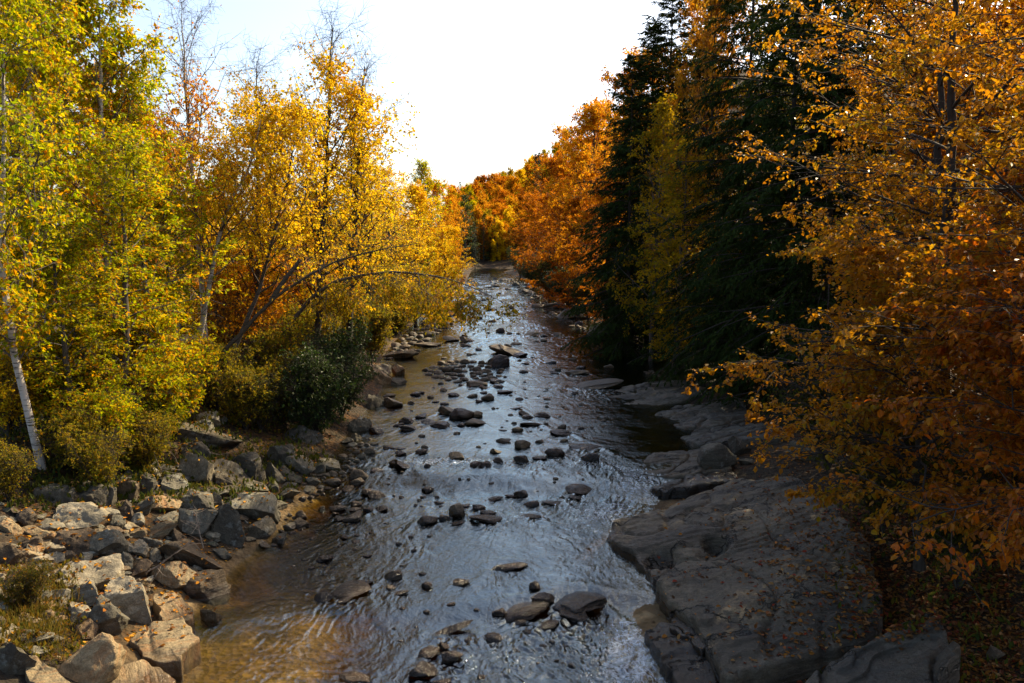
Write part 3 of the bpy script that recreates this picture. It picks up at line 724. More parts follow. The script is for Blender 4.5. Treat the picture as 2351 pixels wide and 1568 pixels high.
STONES = [(Z5, [
    (1090, 240, 120, 92, 'wet', 'pointed dark boulder at the end of the midstream stone bar'), (1165, 168, 300, 60, 'river', 'long flat slab lying midstream above the stone bar'),
    (1235, 192, 100, 38, 'wet', 'short block against the near side of the long flat slab'), (850, 565, 142, 92, 'wet', 'big dark brown boulder in midstream, largest of its cluster'),
    (760, 545, 115, 62, 'river', 'brown boulder touching the big dark boulder on its left'), (947, 567, 72, 52, 'river', 'upright stone touching the big dark boulder on its right'),
    (940, 615, 112, 45, 'river', 'slanting stone just below the big dark midstream boulder'), (720, 628, 112, 46, 'wet', 'flat topped stone below and left of the big dark boulder'),
    (605, 575, 78, 42, 'wet', 'dark stone alone left of the big dark midstream boulder'), (510, 603, 92, 42, 'wet', 'pair of dark lumps with a twig, near the shrub'),
    (515, 650, 112, 42, 'wet', 'low dark stone below the one carrying a twig'), (460, 630, 60, 26, 'wet', 'small dark stone beside the low dark stone near the shrub'),
    (660, 610, 100, 30, 'wet', 'thin dark stone left of the flat topped one'), (330, 668, 98, 44, 'wet', 'dark hump close to the shore by the dark shrub'),
    (410, 495, 132, 76, 'river', 'rounded tan boulder in the water right of the shrub'), (400, 443, 72, 30, 'river', 'flat tan stone behind the rounded tan boulder'),
    (570, 436, 62, 30, 'wet', 'dark stone in open water right of the tan boulder'), (607, 427, 32, 20, 'wet', 'pebble sized stone beside the dark one in open water'),
    (950, 372, 128, 42, 'river', 'broad low stone below the midstream stone bar'), (1085, 387, 62, 26, 'wet', 'greenish stone right of the broad low stone'),
    (1085, 356, 92, 26, 'wet', 'flat stone under the pointed dark boulder'), (997, 393, 72, 28, 'river', 'stone overlapping the broad low stone at its right end'),
    (1017, 460, 76, 42, 'river', 'striped stone in a small midstream group of three'), (965, 480, 46, 25, 'wet', 'small stone left of the striped stone'),
    (750, 495, 52, 20, 'wet', 'thin dark stone barely above the pale water'), (690, 482, 46, 14, 'wet', 'sliver of dark stone in pale water'),
    (810, 440, 66, 28, 'wet', 'dark double lump left of the striped stone group'), (920, 445, 66, 28, 'river', 'brown lump left above the striped stone'),
    (995, 425, 46, 16, 'wet', 'small flat stone above the striped stone'), (1125, 422, 96, 26, 'wet', 'thin tilted slate in midstream'),
    (1195, 522, 82, 16, 'wet', 'flat streak of stone right of the midstream cluster'), (1245, 556, 82, 36, 'wet', 'dark lump in the riffle right of midstream'),
    (1270, 580, 66, 28, 'wet', 'grey green stone under the dark riffle lump'), (1360, 568, 96, 36, 'wet', 'jagged dark stone in the right hand riffle'),
    (1290, 620, 132, 28, 'river', 'long tan flat stone in the right hand riffle'), (1205, 660, 62, 36, 'river', 'round grey stone below the long tan flat stone'),
    (1115, 660, 56, 14, 'wet', 'flat stone barely breaking the pale water'), (825, 680, 42, 24, 'river', 'lone pebble shaped stone on the brightest water'),
    (1485, 678, 128, 42, 'wet', 'dark whale backed stone near the brown pool'), (1115, 727, 86, 42, 'river', 'smooth oval stone below the brightest water'),
    (1247, 757, 96, 60, 'river', 'round grey domed stone at the head of the rapid'), (1070, 795, 72, 40, 'river', 'small blunt stone left of the rapid head'),
    (840, 830, 116, 52, 'river', 'flat topped dark stone on the lip of the riffle'), (1005, 880, 64, 44, 'wet', 'knobbed wet stone on the spilling ledge'),
    (955, 880, 92, 46, 'wet', 'square wet stone on the spilling ledge'), (1085, 855, 62, 42, 'wet', 'round wet stone on the spilling ledge'),
    (1225, 850, 92, 60, 'wet', 'dark gnarled stone in the rapid'), (1440, 810, 102, 72, 'wet', 'large dark hump in the rapid near the pool'),
    (1665, 840, 104, 66, 'wet', 'reddish wet stone at the chute beside the ledge'), (1350, 835, 92, 30, 'wet', 'submerged dark back in the rapid'),
    (1640, 765, 190, 34, 'wet', 'long curved stone along the edge of the brown pool'), (475, 880, 162, 62, 'wet', 'big dark boulder alone in the left riffle'),
    (482, 810, 72, 38, 'wet', 'rounded wet stone at the left end of the riffle lip'), (605, 797, 78, 36, 'wet', 'squat wet stone on the riffle lip'),
    (395, 770, 72, 26, 'wet', 'flat dark stone at the riffle edge near shore'), (455, 775, 82, 22, 'wet', 'long dark stone at the riffle edge near shore'),
    (210, 950, 108, 76, 'river', 'round brown boulder leading the left shore group'), (168, 915, 62, 32, 'river', 'stone tucked behind the round brown boulder'),
    (195, 990, 86, 46, 'river', 'grey green wedge stone before the round brown boulder'), (50, 990, 84, 56, 'river', 'mossy round stone against the left shore'),
    (150, 1030, 78, 30, 'river', 'orange brown flat stone near the left shore'), (275, 1055, 84, 46, 'river', 'rear stone of a touching brown pair'),
    (322, 1070, 102, 52, 'river', 'front stone of a touching brown pair'), (320, 915, 92, 28, 'wet', 'low reddish stone in the left riffle'),
    (645, 1035, 74, 36, 'wet', 'dark split stone alone in left midstream'), (75, 1155, 102, 46, 'river', 'tan loaf stone, largest of the left cluster'),
    (195, 1125, 64, 36, 'river', 'top stone of the left cluster'), (190, 1157, 72, 30, 'river', 'red brown stone in the middle of the left cluster'),
    (180, 1207, 132, 66, 'river', 'long loaf stone at the front of the left cluster'), (85, 1215, 82, 46, 'river', 'round tan stone at the front of the left cluster'),
    (268, 1160, 62, 30, 'wet', 'wet brown stone right of the left cluster'), (60, 1185, 46, 30, 'river', 'small stone squeezed into the left cluster'),
    (365, 1155, 104, 40, 'wet', 'slick dark hump right of the left cluster'), (835, 1180, 104, 102, 'river', 'upright tan boulder mirrored in calm water'),
    (835, 1240, 82, 26, 'wet', 'flat stone under the upright tan boulder'), (640, 1225, 122, 66, 'wet', 'glossy red brown boulder left of the upright tan one'),
    (1020, 1215, 202, 56, 'wet', 'long dark slope backed stone right of the upright boulder'), (1020, 1180, 102, 40, 'wet', 'dark stone behind the long slope backed one'),
    (880, 1133, 72, 26, 'wet', 'dark stone behind the upright tan boulder'), (710, 1113, 56, 24, 'wet', 'small dark stone upstream of the glossy boulder'),
    (750, 1215, 72, 40, 'wet', 'low wet stone between glossy and upright boulders'), (1060, 1090, 104, 26, 'wet', 'sleek stone with water pouring over it'),
    (1225, 1065, 82, 50, 'wet', 'dark cube in the broken water'), (1165, 1075, 62, 26, 'wet', 'low stone left of the dark cube'),
    (1295, 1128, 98, 46, 'wet', 'dark brown lump in the broken water'), (1280, 1200, 132, 34, 'wet', 'sunken rusty stone in the broken water'),
    (1590, 1030, 152, 56, 'wet', 'large rusty boulder in white water by the ledge'), (1570, 1080, 92, 30, 'wet', 'rusty stone below the large rusty boulder'),
    (1440, 1115, 132, 34, 'wet', 'smooth dark back in the broken water'), (960, 1150, 82, 46, 'wet', 'crumbly dark stone right of the upright boulder'),
    (1580, 300, 132, 32, 'river', 'flat stone by the white ripples far right'), (1680, 376, 330, 52, 'river', 'long whale backed slab before the ledges'),
    (1445, 302, 62, 20, 'wet', 'stone washed by the white ripples'), (1250, 294, 62, 20, 'wet', 'low stone right of the stone bar'),
    (1255, 243, 46, 14, 'wet', 'sliver of stone in dark rippled water'), (960, 155, 42, 26, 'wet', 'round dark stone left of the long flat slab'),
    (1100, 38, 60, 36, 'wet', 'dark round stone far upstream in silver water'), (1285, 62, 100, 26, 'river', 'flat stone far upstream right of the dark round one'),
    (1465, 60, 56, 20, 'river', 'small flat stone at the far right water'), (1195, 118, 70, 22, 'river', 'low stone behind the long flat slab'),
    (1150, 132, 46, 20, 'river', 'small stone behind the left end of the flat slab'), (905, 185, 40, 16, 'river', 'small stone at the near left of the flat slab'),
    (800, 95, 110, 40, 'river', 'broad stone of the far bar with an orange pool behind'), (890, 98, 110, 42, 'river', 'brown loaf at the tip of the far bar'),
    (880, 130, 70, 24, 'river', 'stone below the brown loaf of the far bar'), (625, 125, 170, 38, 'river', 'long low rock across the far bar')]),
    (Z6, [
    (150, 990, 218, 92, 'river', 'large loaf shaped boulder in the left shallows'), (120, 1052, 92, 42, 'river', 'flat stone before the large loaf boulder'),
    (430, 897, 104, 62, 'river', 'peaked brown stone in the left shallows'), (250, 940, 104, 30, 'wet', 'low wet stone behind the large loaf boulder'),
    (-10, 1035, 110, 62, 'wet', 'dark stone left of the large loaf boulder'), (-5, 787, 100, 52, 'wet', 'brown stone at the left shallows, above the loaf boulder'),
    (640, 960, 62, 42, 'wet', 'small stone with water curling over it'), (850, 937, 100, 42, 'wet', 'stone drowned under smooth pouring water'),
    (1140, 845, 222, 46, 'wet', 'long mossy rock awash in midstream'), (1358, 1055, 142, 104, 'wet', 'dark rounded boulder behind the big egg shaped one'),
    (1250, 1128, 292, 108, 'wet', 'big egg shaped dark boulder at the lower chute'), (1590, 1060, 322, 134, 'wet', 'massive dark red boulder with water sheeting over it'),
    (1560, 1150, 174, 66, 'wet', 'shiny oval stone below the massive dark red boulder'), (1405, 1207, 124, 56, 'river', 'green brown stone in front of the egg shaped boulder'),
    (1215, 1187, 94, 36, 'wet', 'orange stone under the egg shaped boulder'), (1305, 1252, 114, 34, 'wet', 'low orange stone in the foreground foam'),
    (1500, 1257, 82, 30, 'wet', 'stone drowned in foreground foam'), (640, 1382, 142, 62, 'wet', 'dark orange stone in the foreground left of the foam'),
    (742, 1345, 64, 52, 'wet', 'dark lump touching the foreground orange stone'), (790, 1412, 128, 82, 'wet', 'round red brown foreground stone'),
    (620, 1502, 154, 104, 'river', 'round boulder nearest the lower edge of the picture'), (190, 1538, 204, 64, 'river', 'dark dome at the lower edge in the amber shallows'),
    (745, 1558, 110, 40, 'wet', 'flat stone at the lower edge beside the round boulder'), (1045, 1287, 114, 54, 'wet', 'ribbed stone half drowned in the foreground'),
    (1090, 1132, 82, 50, 'wet', 'small stone at the left end of the egg shaped boulder'), (470, 1006, 92, 26, 'wet', 'flat brown stone right of the large loaf boulder'),
    (415, 970, 56, 22, 'wet', 'little brown stone right of the large loaf boulder'), (1320, 968, 70, 60, 'wet', 'rusty stone with water pouring past it'),
    (770, 1240, 300, 40, 'wet', 'long drowned rock under the foreground water')]),
    (Z2, [
    (830, 1165, 90, 80, 'river', 'tan boulder at the bend under the drooping birch'), (960, 1135, 140, 34, 'river', 'flat ledge stone under the drooping birch'),
    (1300, 1186, 48, 20, 'wet', 'blue grey stone far upstream'), (1200, 1156, 94, 26, 'wet', 'dark stone under the hanging birch twigs'),
    (1715, 1195, 210, 84, 'river', 'big whale shaped boulder on the far right shore'), (1920, 1310, 220, 115, 'dark', 'mossy block on the right shore under the hemlock'),
    (1580, 1065, 120, 60, 'dark', 'brown bank boulder under the orange maples'), (1590, 1140, 150, 40, 'river', 'leaf covered stone below the brown bank boulder'),
    (1670, 1160, 80, 34, 'river', 'small stone between the leaf covered one and the whale boulder'), (1500, 1140, 80, 34, 'river', 'stone at the far right shore before the maples'),
    (1230, 1010, 60, 20, 'river', 'stone in the far narrows'), (1440, 1050, 90, 24, 'river', 'flat stone on the far right shore')]),
]
rnd = random.Random(11)
WAKES = []
BOBJ = []
k = 0
ROCKS = []
for Zf, lst in BOULDERS:
    for (x, y, w, h, c, shp, where) in lst:
        P, F = angular(1000 + k, rnd.choice([8, 10, 12]))
        o0 = build('boulder', P, [F]); me = o0.data; bpy.data.objects.remove(o0); me.set_sharp_from_angle(angle=R(24))
        px, py = Zf(x, y)
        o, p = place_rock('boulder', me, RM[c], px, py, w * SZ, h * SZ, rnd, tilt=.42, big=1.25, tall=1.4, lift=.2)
        word = {'pale': 'pale grey', 'grey': 'grey', 'tan': 'tan', 'rust': 'rust brown', 'dark': 'dark grey'}[c]
        tag(o, f'{shp} {word} boulder {where}', 'boulder', 'boulders of the left bank')
        BOBJ.append(o)
        ROCKS.append((px, py, w * SZ, h * SZ)); k += 1
for Zf, lst in STONES:
    for (x, y, w, h, c, lab) in lst:
        px, py = Zf(x, y)
        o, p = place_rock('river_stone', SBM[k % 12] if rnd.random() < .72 else ABM[k % 10], RM[c], px, py, w * SZ, h * SZ, rnd, emb=.16, tilt=.25, lift=.36, tall=1.2, big=1.2)
        WAKES.append((p[0], p[1], max(.08, o.scale[0] * .9)))
        tag(o, lab, 'stone', 'stones standing in the river')
        ROCKS.append((px, py, w * SZ, h * SZ)); k += 1

def fill(n, region, wmin, wmax, c, lab, group, name='river_stone', asp=(.4, .7), meshes=None, avoid=.42):
    """loose stones of one patch, nothing tells them apart"""
    got = 0; tries = 0; sz = 1.1 if name == 'river_stone' else 1.25
    while got < n and tries < n * 30:
        tries += 1
        px, py = region(rnd)
        w = wmin + (wmax - wmin) * rnd.random() ** 2; h = w * rnd.uniform(*asp)
        if any(abs(px - a) < avoid * (w + b) and abs(py - q) < avoid * (h + d) for a, q, b, d in ROCKS): continue
        LOOSE.append((w * h, name, (meshes or SBM)[rnd.randrange(10)], RM[c] if isinstance(c, str) else RM[rnd.choice(c)], px, py, w, h, lab, group, sz))
        ROCKS.append((px, py, w, h)); got += 1
LOOSE = []
ell = lambda cx, cy, a, b: (lambda r: (lambda t, q: (cx + a * q * math.cos(t), cy + b * q * math.sin(t)))(r.uniform(0, 6.283), math.sqrt(r.random())))
box = lambda x0, y0, x1, y1: (lambda r: (r.uniform(x0, x1), r.uniform(y0, y1)))
def band(pts, spread):
    def f(r):
        i = r.randrange(len(pts) - 1); t = r.random()
        (a, b), (c, d) = pts[i], pts[i + 1]
        return a + (c - a) * t + r.uniform(-1, 1) * spread * (.25 + .75 * (b - 600) / 500), b + (d - b) * t + r.uniform(-1, 1) * spread * .25 * (.2 + .8 * (b - 600) / 500)
    return f
fill(46, ell(1065, 852, 92, 24), 16, 30, 'river', 'cobble in the heaped stone bar in midstream', 'cobbles of the midstream bar', avoid=.33)
fill(62, band([(915, 820), (960, 775), (1010, 740), (1040, 712)], 52), 14, 34, 'river', 'rounded cobble on the sunny bar along the left shore', 'cobbles of the left shore bar', avoid=.33)
fill(40, band([(1000, 705), (1060, 680), (1130, 660), (1150, 640)], 60), 5, 15, 'wet', 'small dark stone in the far narrows of the river', 'stones of the far narrows', avoid=.35)
fill(54, band([(1170, 640), (1190, 650), (1240, 690), (1290, 730), (1350, 760)], 44), 6, 20, ['wet', 'dark'], 'small stone along the far right shore', 'stones of the far right shore', avoid=.33)
fill(30, ell(1545, 858, 72, 13), 7, 16, 'wet', 'pebble in the dark heap beside the right ledge', 'pebbles beside the right ledge', avoid=.3)
fill(40, band([(700, 1140), (745, 1100), (800, 1060), (835, 1010)], 30), 12, 30, ['dark', 'river'], 'small shaded stone along the shore below the dark shrub', 'shore stones below the dark shrub', avoid=.35)
fill(40, box(1060, 660, 1250, 800), 6, 18, ['wet', 'river'], 'small stone scattered in the silver water upstream', 'stones scattered upstream', avoid=.4)
fill(40, box(1000, 800, 1400, 1000), 8, 24, ['wet', 'river'], 'small stone scattered about the midstream boulders', 'stones scattered in midstream', avoid=.45)
fill(46, box(880, 880, 1360, 1180), 7, 22, ['wet', 'river'], 'small dark stone just breaking the rippled water', 'small stones awash in midstream', avoid=.5)
fill(36, box(640, 1080, 1000, 1330), 8, 26, 'wet', 'small brown stone awash in the left riffle', 'small stones awash in the left riffle', avoid=.5)
fill(22, box(900, 1380, 1350, 1560), 10, 26, 'wet', 'small stone awash in the foreground water', 'small stones awash in the foreground', avoid=.55)
fill(34, band([(20, 1490), (60, 1300), (150, 1230), (260, 1180), (380, 1200), (470, 1260)], 70), 38, 72, ['rust', 'grey', 'tan', 'pale'], 'rough medium boulder packed between the bigger boulders of the rock pile', 'packing boulders of the left bank', 'packed_boulder', (.6, .9), ABM, .27)
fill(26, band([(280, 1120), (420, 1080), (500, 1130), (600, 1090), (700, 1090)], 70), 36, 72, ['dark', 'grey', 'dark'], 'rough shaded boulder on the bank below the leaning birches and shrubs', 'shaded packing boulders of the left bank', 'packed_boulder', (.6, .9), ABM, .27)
fill(150, band([(40, 1500), (60, 1330), (120, 1260), (200, 1220), (300, 1240), (360, 1290), (420, 1350)], 75), 9, 38, ['pale', 'tan', 'grey'], 'loose broken stone in the sunny rubble between the boulders', 'rubble of the left bank', 'rubble_stone', (.5, .9), ABM, .25)
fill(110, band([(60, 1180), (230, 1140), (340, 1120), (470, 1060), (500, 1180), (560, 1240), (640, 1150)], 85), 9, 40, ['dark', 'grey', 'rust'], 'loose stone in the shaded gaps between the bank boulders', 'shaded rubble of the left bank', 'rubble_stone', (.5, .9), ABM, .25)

# the largest loose stones stand as objects, the many smallest river stones are one mass
N_OWN = 300 - sum(len(l) for _, l in STONES)
rs = sorted([q for q in LOOSE if q[1] == 'river_stone'], key=lambda q: -q[0])
mv, mf, mo = [], [], 0
for q in rs[:N_OWN] + [q for q in LOOSE if q[1] != 'river_stone'] + rs[N_OWN:]:
    ar, name, me, mat, px, py, w, h, lab, group, sz = q
    o, p = place_rock(name, me, mat, px, py, w, h, rnd, emb=.2, tilt=.2, big=sz, tall=sz)
    if q in rs[N_OWN:]:
        M = o.matrix_basis; M = np.array(M)
        v = np.empty(len(me.vertices) * 3, np.float32); me.vertices.foreach_get('co', v); v = v.reshape(-1, 3)
        f = np.empty(len(me.polygons) * 3, np.int32); me.loops.foreach_get('vertex_index', f)
        mv.append(v @ M[:3, :3].T + M[:3, 3]); mf.append(f.reshape(-1, 3) + mo); mo += len(v)
        bpy.data.objects.remove(o)
    else:
        tag(o, lab, 'boulder' if name == 'packed_boulder' else 'stone', group)
        if name == 'packed_boulder': BOBJ.append(o)
        if name == 'river_stone' and p[1] < 30: WAKES.append((p[0], p[1], max(.08, o.scale[0] * .9)))
make_water()
if mv: tag(build('river_pebbles', np.concatenate(mv), [np.concatenate(mf)], RM['river']), 'the smallest dark stones and pebbles strewn along and in the river', 'pebbles', kind='stuff')

# ------------------------------------------------------------------ bedrock ledges
LEDGE = []
def ledge(pts, mat, label, thick=.6, seed=0, rough=1.0, steps=.0, name='rock_ledge', crown=.0, cat='rock ledge', group='bedrock ledges', holes=()):
    O = np.array([on_plane(a, b, z * (.7 if name == 'rock_ledge' and thick < .8 else 1)) for a, b, z in pts])
    c = O.mean(0)
    n = 320 if thick >= .8 else 180
    s = np.concatenate([O, O[:1]]); d = np.concatenate([[0], np.cumsum(np.linalg.norm(np.diff(s[:, :2], axis=0), axis=1))])
    q = np.linspace(0, d[-1], n, endpoint=False)
    E = np.stack([np.interp(q, d, s[:, i]) for i in range(3)], 1)
    for _ in range(2): E = .25 * np.roll(E, 1, 0) + .5 * E + .25 * np.roll(E, -1, 0)
    nxy = nrm(E[:, :2] - c[:2])
    E[:, :2] += nxy * (.09 * pn(E[:, 0] * 1.8, E[:, 1] * 1.8, seed) + .05 * pn(E[:, 0] * 5, E[:, 1] * 5, seed + 1))[:, None]
    rs = np.concatenate([[1.015, 1.0, .995, .985, .97], np.linspace(.95, .0, 100 if thick >= .8 else 46)])
    V = []
    for i, r in enumerate(rs):
        x = c[0] + (E[:, 0] - c[0]) * r; y = c[1] + (E[:, 1] - c[1]) * r
        z = c[2] + (E[:, 2] - c[2]) * r + crown * (1 - r * r)
        z = z + rough * (.055 * fbm(x * .7, y * .55, seed + 3, 3) + .03 * fbm(x * 2.6 + y, y * 2.2 - x * .6, seed + 4, 4))
        z = z + steps * .22 * sstep(-.08, .08, pn(x * .22 + y * .1, y * .5 - x * .2, seed + 8)) + .06 * steps * sstep(-.05, .05, pn(x * .5 + y * .3, y * .9 - x * .4, seed + 9))
        q_ = pn(x * .30 + y * .12 + .12 * pn(x * 2, y * 2, 5), y * .75 - x * .22, seed + 11) + .10 * pn(x * 1.6, y * 1.6, seed + 12)
        for th in (-.42, -.2, 0, .2, .42): z = z + rough * .045 * sstep(th - .018, th + .018, q_)
        z = z + rough * .012 * fbm(x * 7, y * 6, seed + 14, 3)
        gv = np.abs(pn(x * .8 + 3, y * .45, seed + 6))
        z = z - rough * .10 * np.exp(-(gv / .05) ** 2)
        for hx, hy, hr, hd in holes: z = z - hd * np.exp(-(((x - hx) ** 2 + (y - hy) ** 2) / hr ** 2) ** 2)
        dz = (thick, .10, .055, .022, .006)[i] if i < 5 else 0
        V.append(np.stack([x, y, z - dz], 1))
    V = np.concatenate(V)
    m = len(rs)
    j = np.arange(n)
    F = np.concatenate([np.stack([i * n + j, i * n + (j + 1) % n, (i + 1) * n + (j + 1) % n, (i + 1) * n + j], 1) for i in range(m - 1)])
    o = build(name, V, [F], RM[mat]); tag(o, label, cat, group)
    LEDGE.append((V, F))
    return o
hp = [(*on_plane(1645, 1240, .5)[:2], .22, .35), (*on_plane(1640, 1283, .3)[:2], .3, .12), (*on_plane(1520, 1268, .35)[:2], .3, .2)]
ledge([(1388, 1238, .0), (1412, 1208, .08), (1520, 1165, .2), (1600, 1135, .36), (1700, 1105, .5), (1800, 1098, .68), (1920, 1170, .9), (1990, 1260, .95), (2030, 1400, .8),
       (2010, 1447, .68), (1900, 1490, .5), (1790, 1522, .38), (1690, 1566, .28), (1662, 1568, .24), (1625, 1500, .2), (1590, 1445, .17), (1530, 1385, .12), (1500, 1335, .08), (1460, 1290, .03), (1410, 1262, .0)],
      'ledge', 'largest bedrock ledge, broad grey and leaf strewn, sloping into the near right water', .8, 3, rough=.75, steps=.25, holes=hp)
ledge([(1480, 1450, .0), (1520, 1425, .06), (1580, 1440, .1), (1640, 1505, .12), (1668, 1575, .1), (1640, 1640, .05), (1590, 1620, .0), (1540, 1550, -.02)], 'ledgewet', 'low wet ledge step in front of the largest ledge, beside the foam', .7, 5, .5)
ledge([(1535, 1392, .12), (1575, 1405, .22), (1620, 1440, .26), (1640, 1480, .26), (1610, 1500, .22), (1545, 1450, .14)], 'ledgewet', 'small notched ledge shoulder between the largest ledge and the low wet step', .5, 6, .6)
ledge([(1462, 1075, .08), (1500, 1045, .2), (1570, 1035, .28), (1640, 1030, .4), (1690, 1050, .5), (1680, 1080, .5), (1600, 1090, .38), (1520, 1102, .2), (1475, 1100, .1)], 'ledge', 'rounded ledge tongue at the chute below the brown pool', .7, 7, .8)
ledge([(1490, 1128, .05), (1540, 1105, .15), (1640, 1095, .32), (1700, 1090, .45), (1680, 1112, .45), (1590, 1130, .3), (1520, 1142, .1)], 'ledgewet', 'narrow damp ledge rib between the chute tongue and the largest ledge', .5, 8, .7)
ledge([(1385, 915, .08), (1420, 893, .2), (1520, 880, .35), (1640, 872, .5), (1690, 885, .55), (1640, 905, .45), (1560, 925, .3), (1470, 940, .15), (1410, 935, .06)], 'ledge', 'flat cracked olive grey ledge upstream of the brown pool', .7, 9, .7)
ledge([(1500, 960, .1), (1560, 935, .25), (1650, 925, .42), (1710, 935, .55), (1720, 965, .6), (1640, 985, .45), (1560, 985, .25)], 'ledge', 'wrinkled ledge along the far side of the brown pool', .7, 10, .9, steps=.4)
ledge([(1560, 1010, .15), (1620, 990, .35), (1720, 975, .6), (1800, 985, .8), (1790, 1010, .8), (1680, 1025, .5), (1600, 1030, .25)], 'ledge', 'shaded ledge strip between the brown pool and the leafy slope', .7, 12, .8)
ledge([(1395, 800, .1), (1430, 790, .25), (1480, 800, .35), (1500, 818, .3), (1470, 828, .15), (1410, 815, .05)], 'ledge', 'far flat ledge below the hemlock on the right shore', .6, 13, .5)
ledge([(1840, 1568, .5), (1900, 1530, .7), (2010, 1480, .95), (2140, 1420, 1.2), (2200, 1480, 1.35), (2150, 1600, 1.2), (1980, 1660, .9), (1860, 1640, .55)], 'ledgewet', 'dark damp ledge in the lower right corner under leaf litter', .8, 14, .9)
# sunny slabs on the left
ledge([(*Z4(805, 1312), .1), (*Z4(960, 1185), .22), (*Z4(1160, 1150), .22), (*Z4(1232, 1282), .12), (*Z4(1160, 1375), .08), (*Z4(1145, 1430), .06), (*Z4(1130, 1440), .04), (*Z4(1000, 1430), .05), (*Z4(890, 1380), .06)],
      'tan', 'sunlit tan slab at the water edge with an angular outline', .6, 15, .3, name='rock_slab', cat='rock slab', group='slabs of the left shore')
ledge([(*Z4(960, 1010), .3), (*Z4(1100, 1000), .3), (*Z4(1190, 1060), .22), (*Z4(1225, 1170), .14), (*Z4(1150, 1190), .12), (*Z4(1010, 1180), .2)],
      'tan', 'shadowed tan slab behind the sunlit one, under the ridged boulder', .7, 16, .3, name='rock_slab', cat='rock slab', group='slabs of the left shore')
ledge([(*Z4(640, 1560), .0), (*Z4(720, 1480), .05), (*Z4(890, 1438), .06), (*Z4(1010, 1490), .0), (*Z4(1110, 1568), -.06), (*Z4(1050, 1680), -.1), (*Z4(760, 1700), -.05)],
      'tan', 'low tan slab cut by the lower edge of the picture', .6, 17, .35, name='rock_slab', cat='rock slab', group='slabs of the left shore')
ledge([(*Z4(150, 1405), .55), (*Z4(220, 1400), .55), (*Z4(330, 1480), .45), (*Z4(440, 1568), .35), (*Z4(430, 1640), .3), (*Z4(270, 1600), .4), (*Z4(170, 1480), .5)],
      'tan', 'long narrow tan slab slanting beside the lichen covered boulder', .5, 18, .3, name='rock_slab', cat='rock slab', group='slabs of the left shore')
vo = 0; AV, AF = [], []
for o in BOBJ:
    M = np.array(o.matrix_basis); me = o.data
    v = np.empty(len(me.vertices) * 3, np.float32); me.vertices.foreach_get('co', v); v = v.reshape(-1, 3)
    f = np.empty(len(me.polygons) * 3, np.int32); me.loops.foreach_get('vertex_index', f)
    LEDGE.append((v @ M[:3, :3].T + M[:3, 3], f.reshape(-1, 3)))
for V, F in LEDGE: AV.append(V); AF.append(F + vo); vo += len(V)
LB = BVHTree.FromPolygons(np.concatenate(AV).tolist(), [f for A in AF for f in A.tolist()])
def top(x, y):
    z = float(ground(x, y))
    h = LB.ray_cast(Vector((x, y, 8)), Vector((0, 0, -1)))
    return (max(z, h[0].z) if h[0] is not None else z), h[0] is not None and h[0].z > z

def hit_ledge(px, py):
    d = Vector(ray(px, py)).normalized(); h = LB.ray_cast(Vector((0, 0, CAMH)), d)
    g = hit(px, py)
    if h[0] is not None and h[0].y < g[1]: return np.array(h[0])
    return g
for i, (px, py, w, h, c, shp, lab) in enumerate([(1650, 1055, 92, 62, 'dark', 0, 'rounded dark boulder resting alone on the right ledge'), (1700, 1030, 60, 52, 'dark', 1, 'angular dark boulder touching the rounded one on the right ledge'),
        (1845, 1042, 74, 44, 'grey', 1, 'grey boulder under the hanging orange leaves'), (1715, 1062, 40, 16, 'dark', 1, 'small dark stone beside the rounded ledge boulder'), (2290, 1505, 46, 36, 'rust', 1, 'lone brown stone in the leaf litter of the lower right corner')]):
    p = hit_ledge(px, py + h * .3); dep = p[1]; sc_ = K / 2351 * dep
    o = link('boulder', (ABM if shp else SBM)[i], None); set_mat(o, RM[c]); o.scale = (w * sc_ * .55, w * sc_ * .45, h * sc_ * .6); o.location = (p[0], p[1] + w * sc_ * .2, p[2] + h * sc_ * .3)
    tag(o, lab, 'boulder', 'boulders of the right bank')

# ------------------------------------------------------------------ trees
def st(h, lean=(0, 0), bend=.3, seed=0):
    r = np.random.default_rng(seed); z = np.linspace(0, h, 7)
    return np.stack([lean[0] * (z / h) ** 1.3 + r.normal(0, bend * .3, 7).cumsum() * .4 * (z / h), lean[1] * (z / h) ** 1.3 + r.normal(0, bend * .3, 7).cumsum() * .4 * (z / h), z], 1)

class Tpl:
    def __init__(s, data, h, smooth=True):
        (wv, wf), (lv, lf) = data
        s.h = h
        o = wood('trunk', wv, wf, BK['grey']); s.wood = o.data; bpy.data.objects.remove(o)
        lf = lf if isinstance(lf, list) else [lf]
        o = build('crown', lv, lf, LM['gold'], smooth=False); s.leaf = o.data; bpy.data.objects.remove(o)

def tree(tpl, name, base, s, leaf, bark, label, cat='tree', group=None, rz=0, sx=1.0, crown='crown', trunk='trunk'):
    r = empty(name, base, rz, (s * sx, s * sx, s))
    tag(r, label, cat, group)
    for nm, me, m in ((trunk, tpl.wood, BK[bark]), (crown, tpl.leaf, LM[leaf])):
        o = link(nm, me, r); set_mat(o, m)
    return r

def put(tpl, name, px, y, toppy, leaf, bark, label, sx=1.0, rz=None, sink=.1, **kw):
    """a tree whose foot stands at depth y on the line through px, its top at picture height toppy"""
    p = at_depth(px, toppy, y)
    zg = float(terrain(p[0], y)) - sink
    s = (p[2] - zg) / tpl.h
    return tree(tpl, name, (p[0], y, zg), s, leaf, bark, label, sx=sx, rz=rnd.uniform(0, 6.28) if rz is None else rz, **kw)

bump = lambda a, b, c: (lambda t: a * max(0, math.sin(math.pi * min(1, (t * b)) ** c)) + .35)
def crownprof(w, peak=.4, tip=.35):
    return lambda t: tip + w * (min(1, (t + .02) / peak) ** .7 if t < peak else max(0, (1 - t) / (1 - peak)) ** .55)

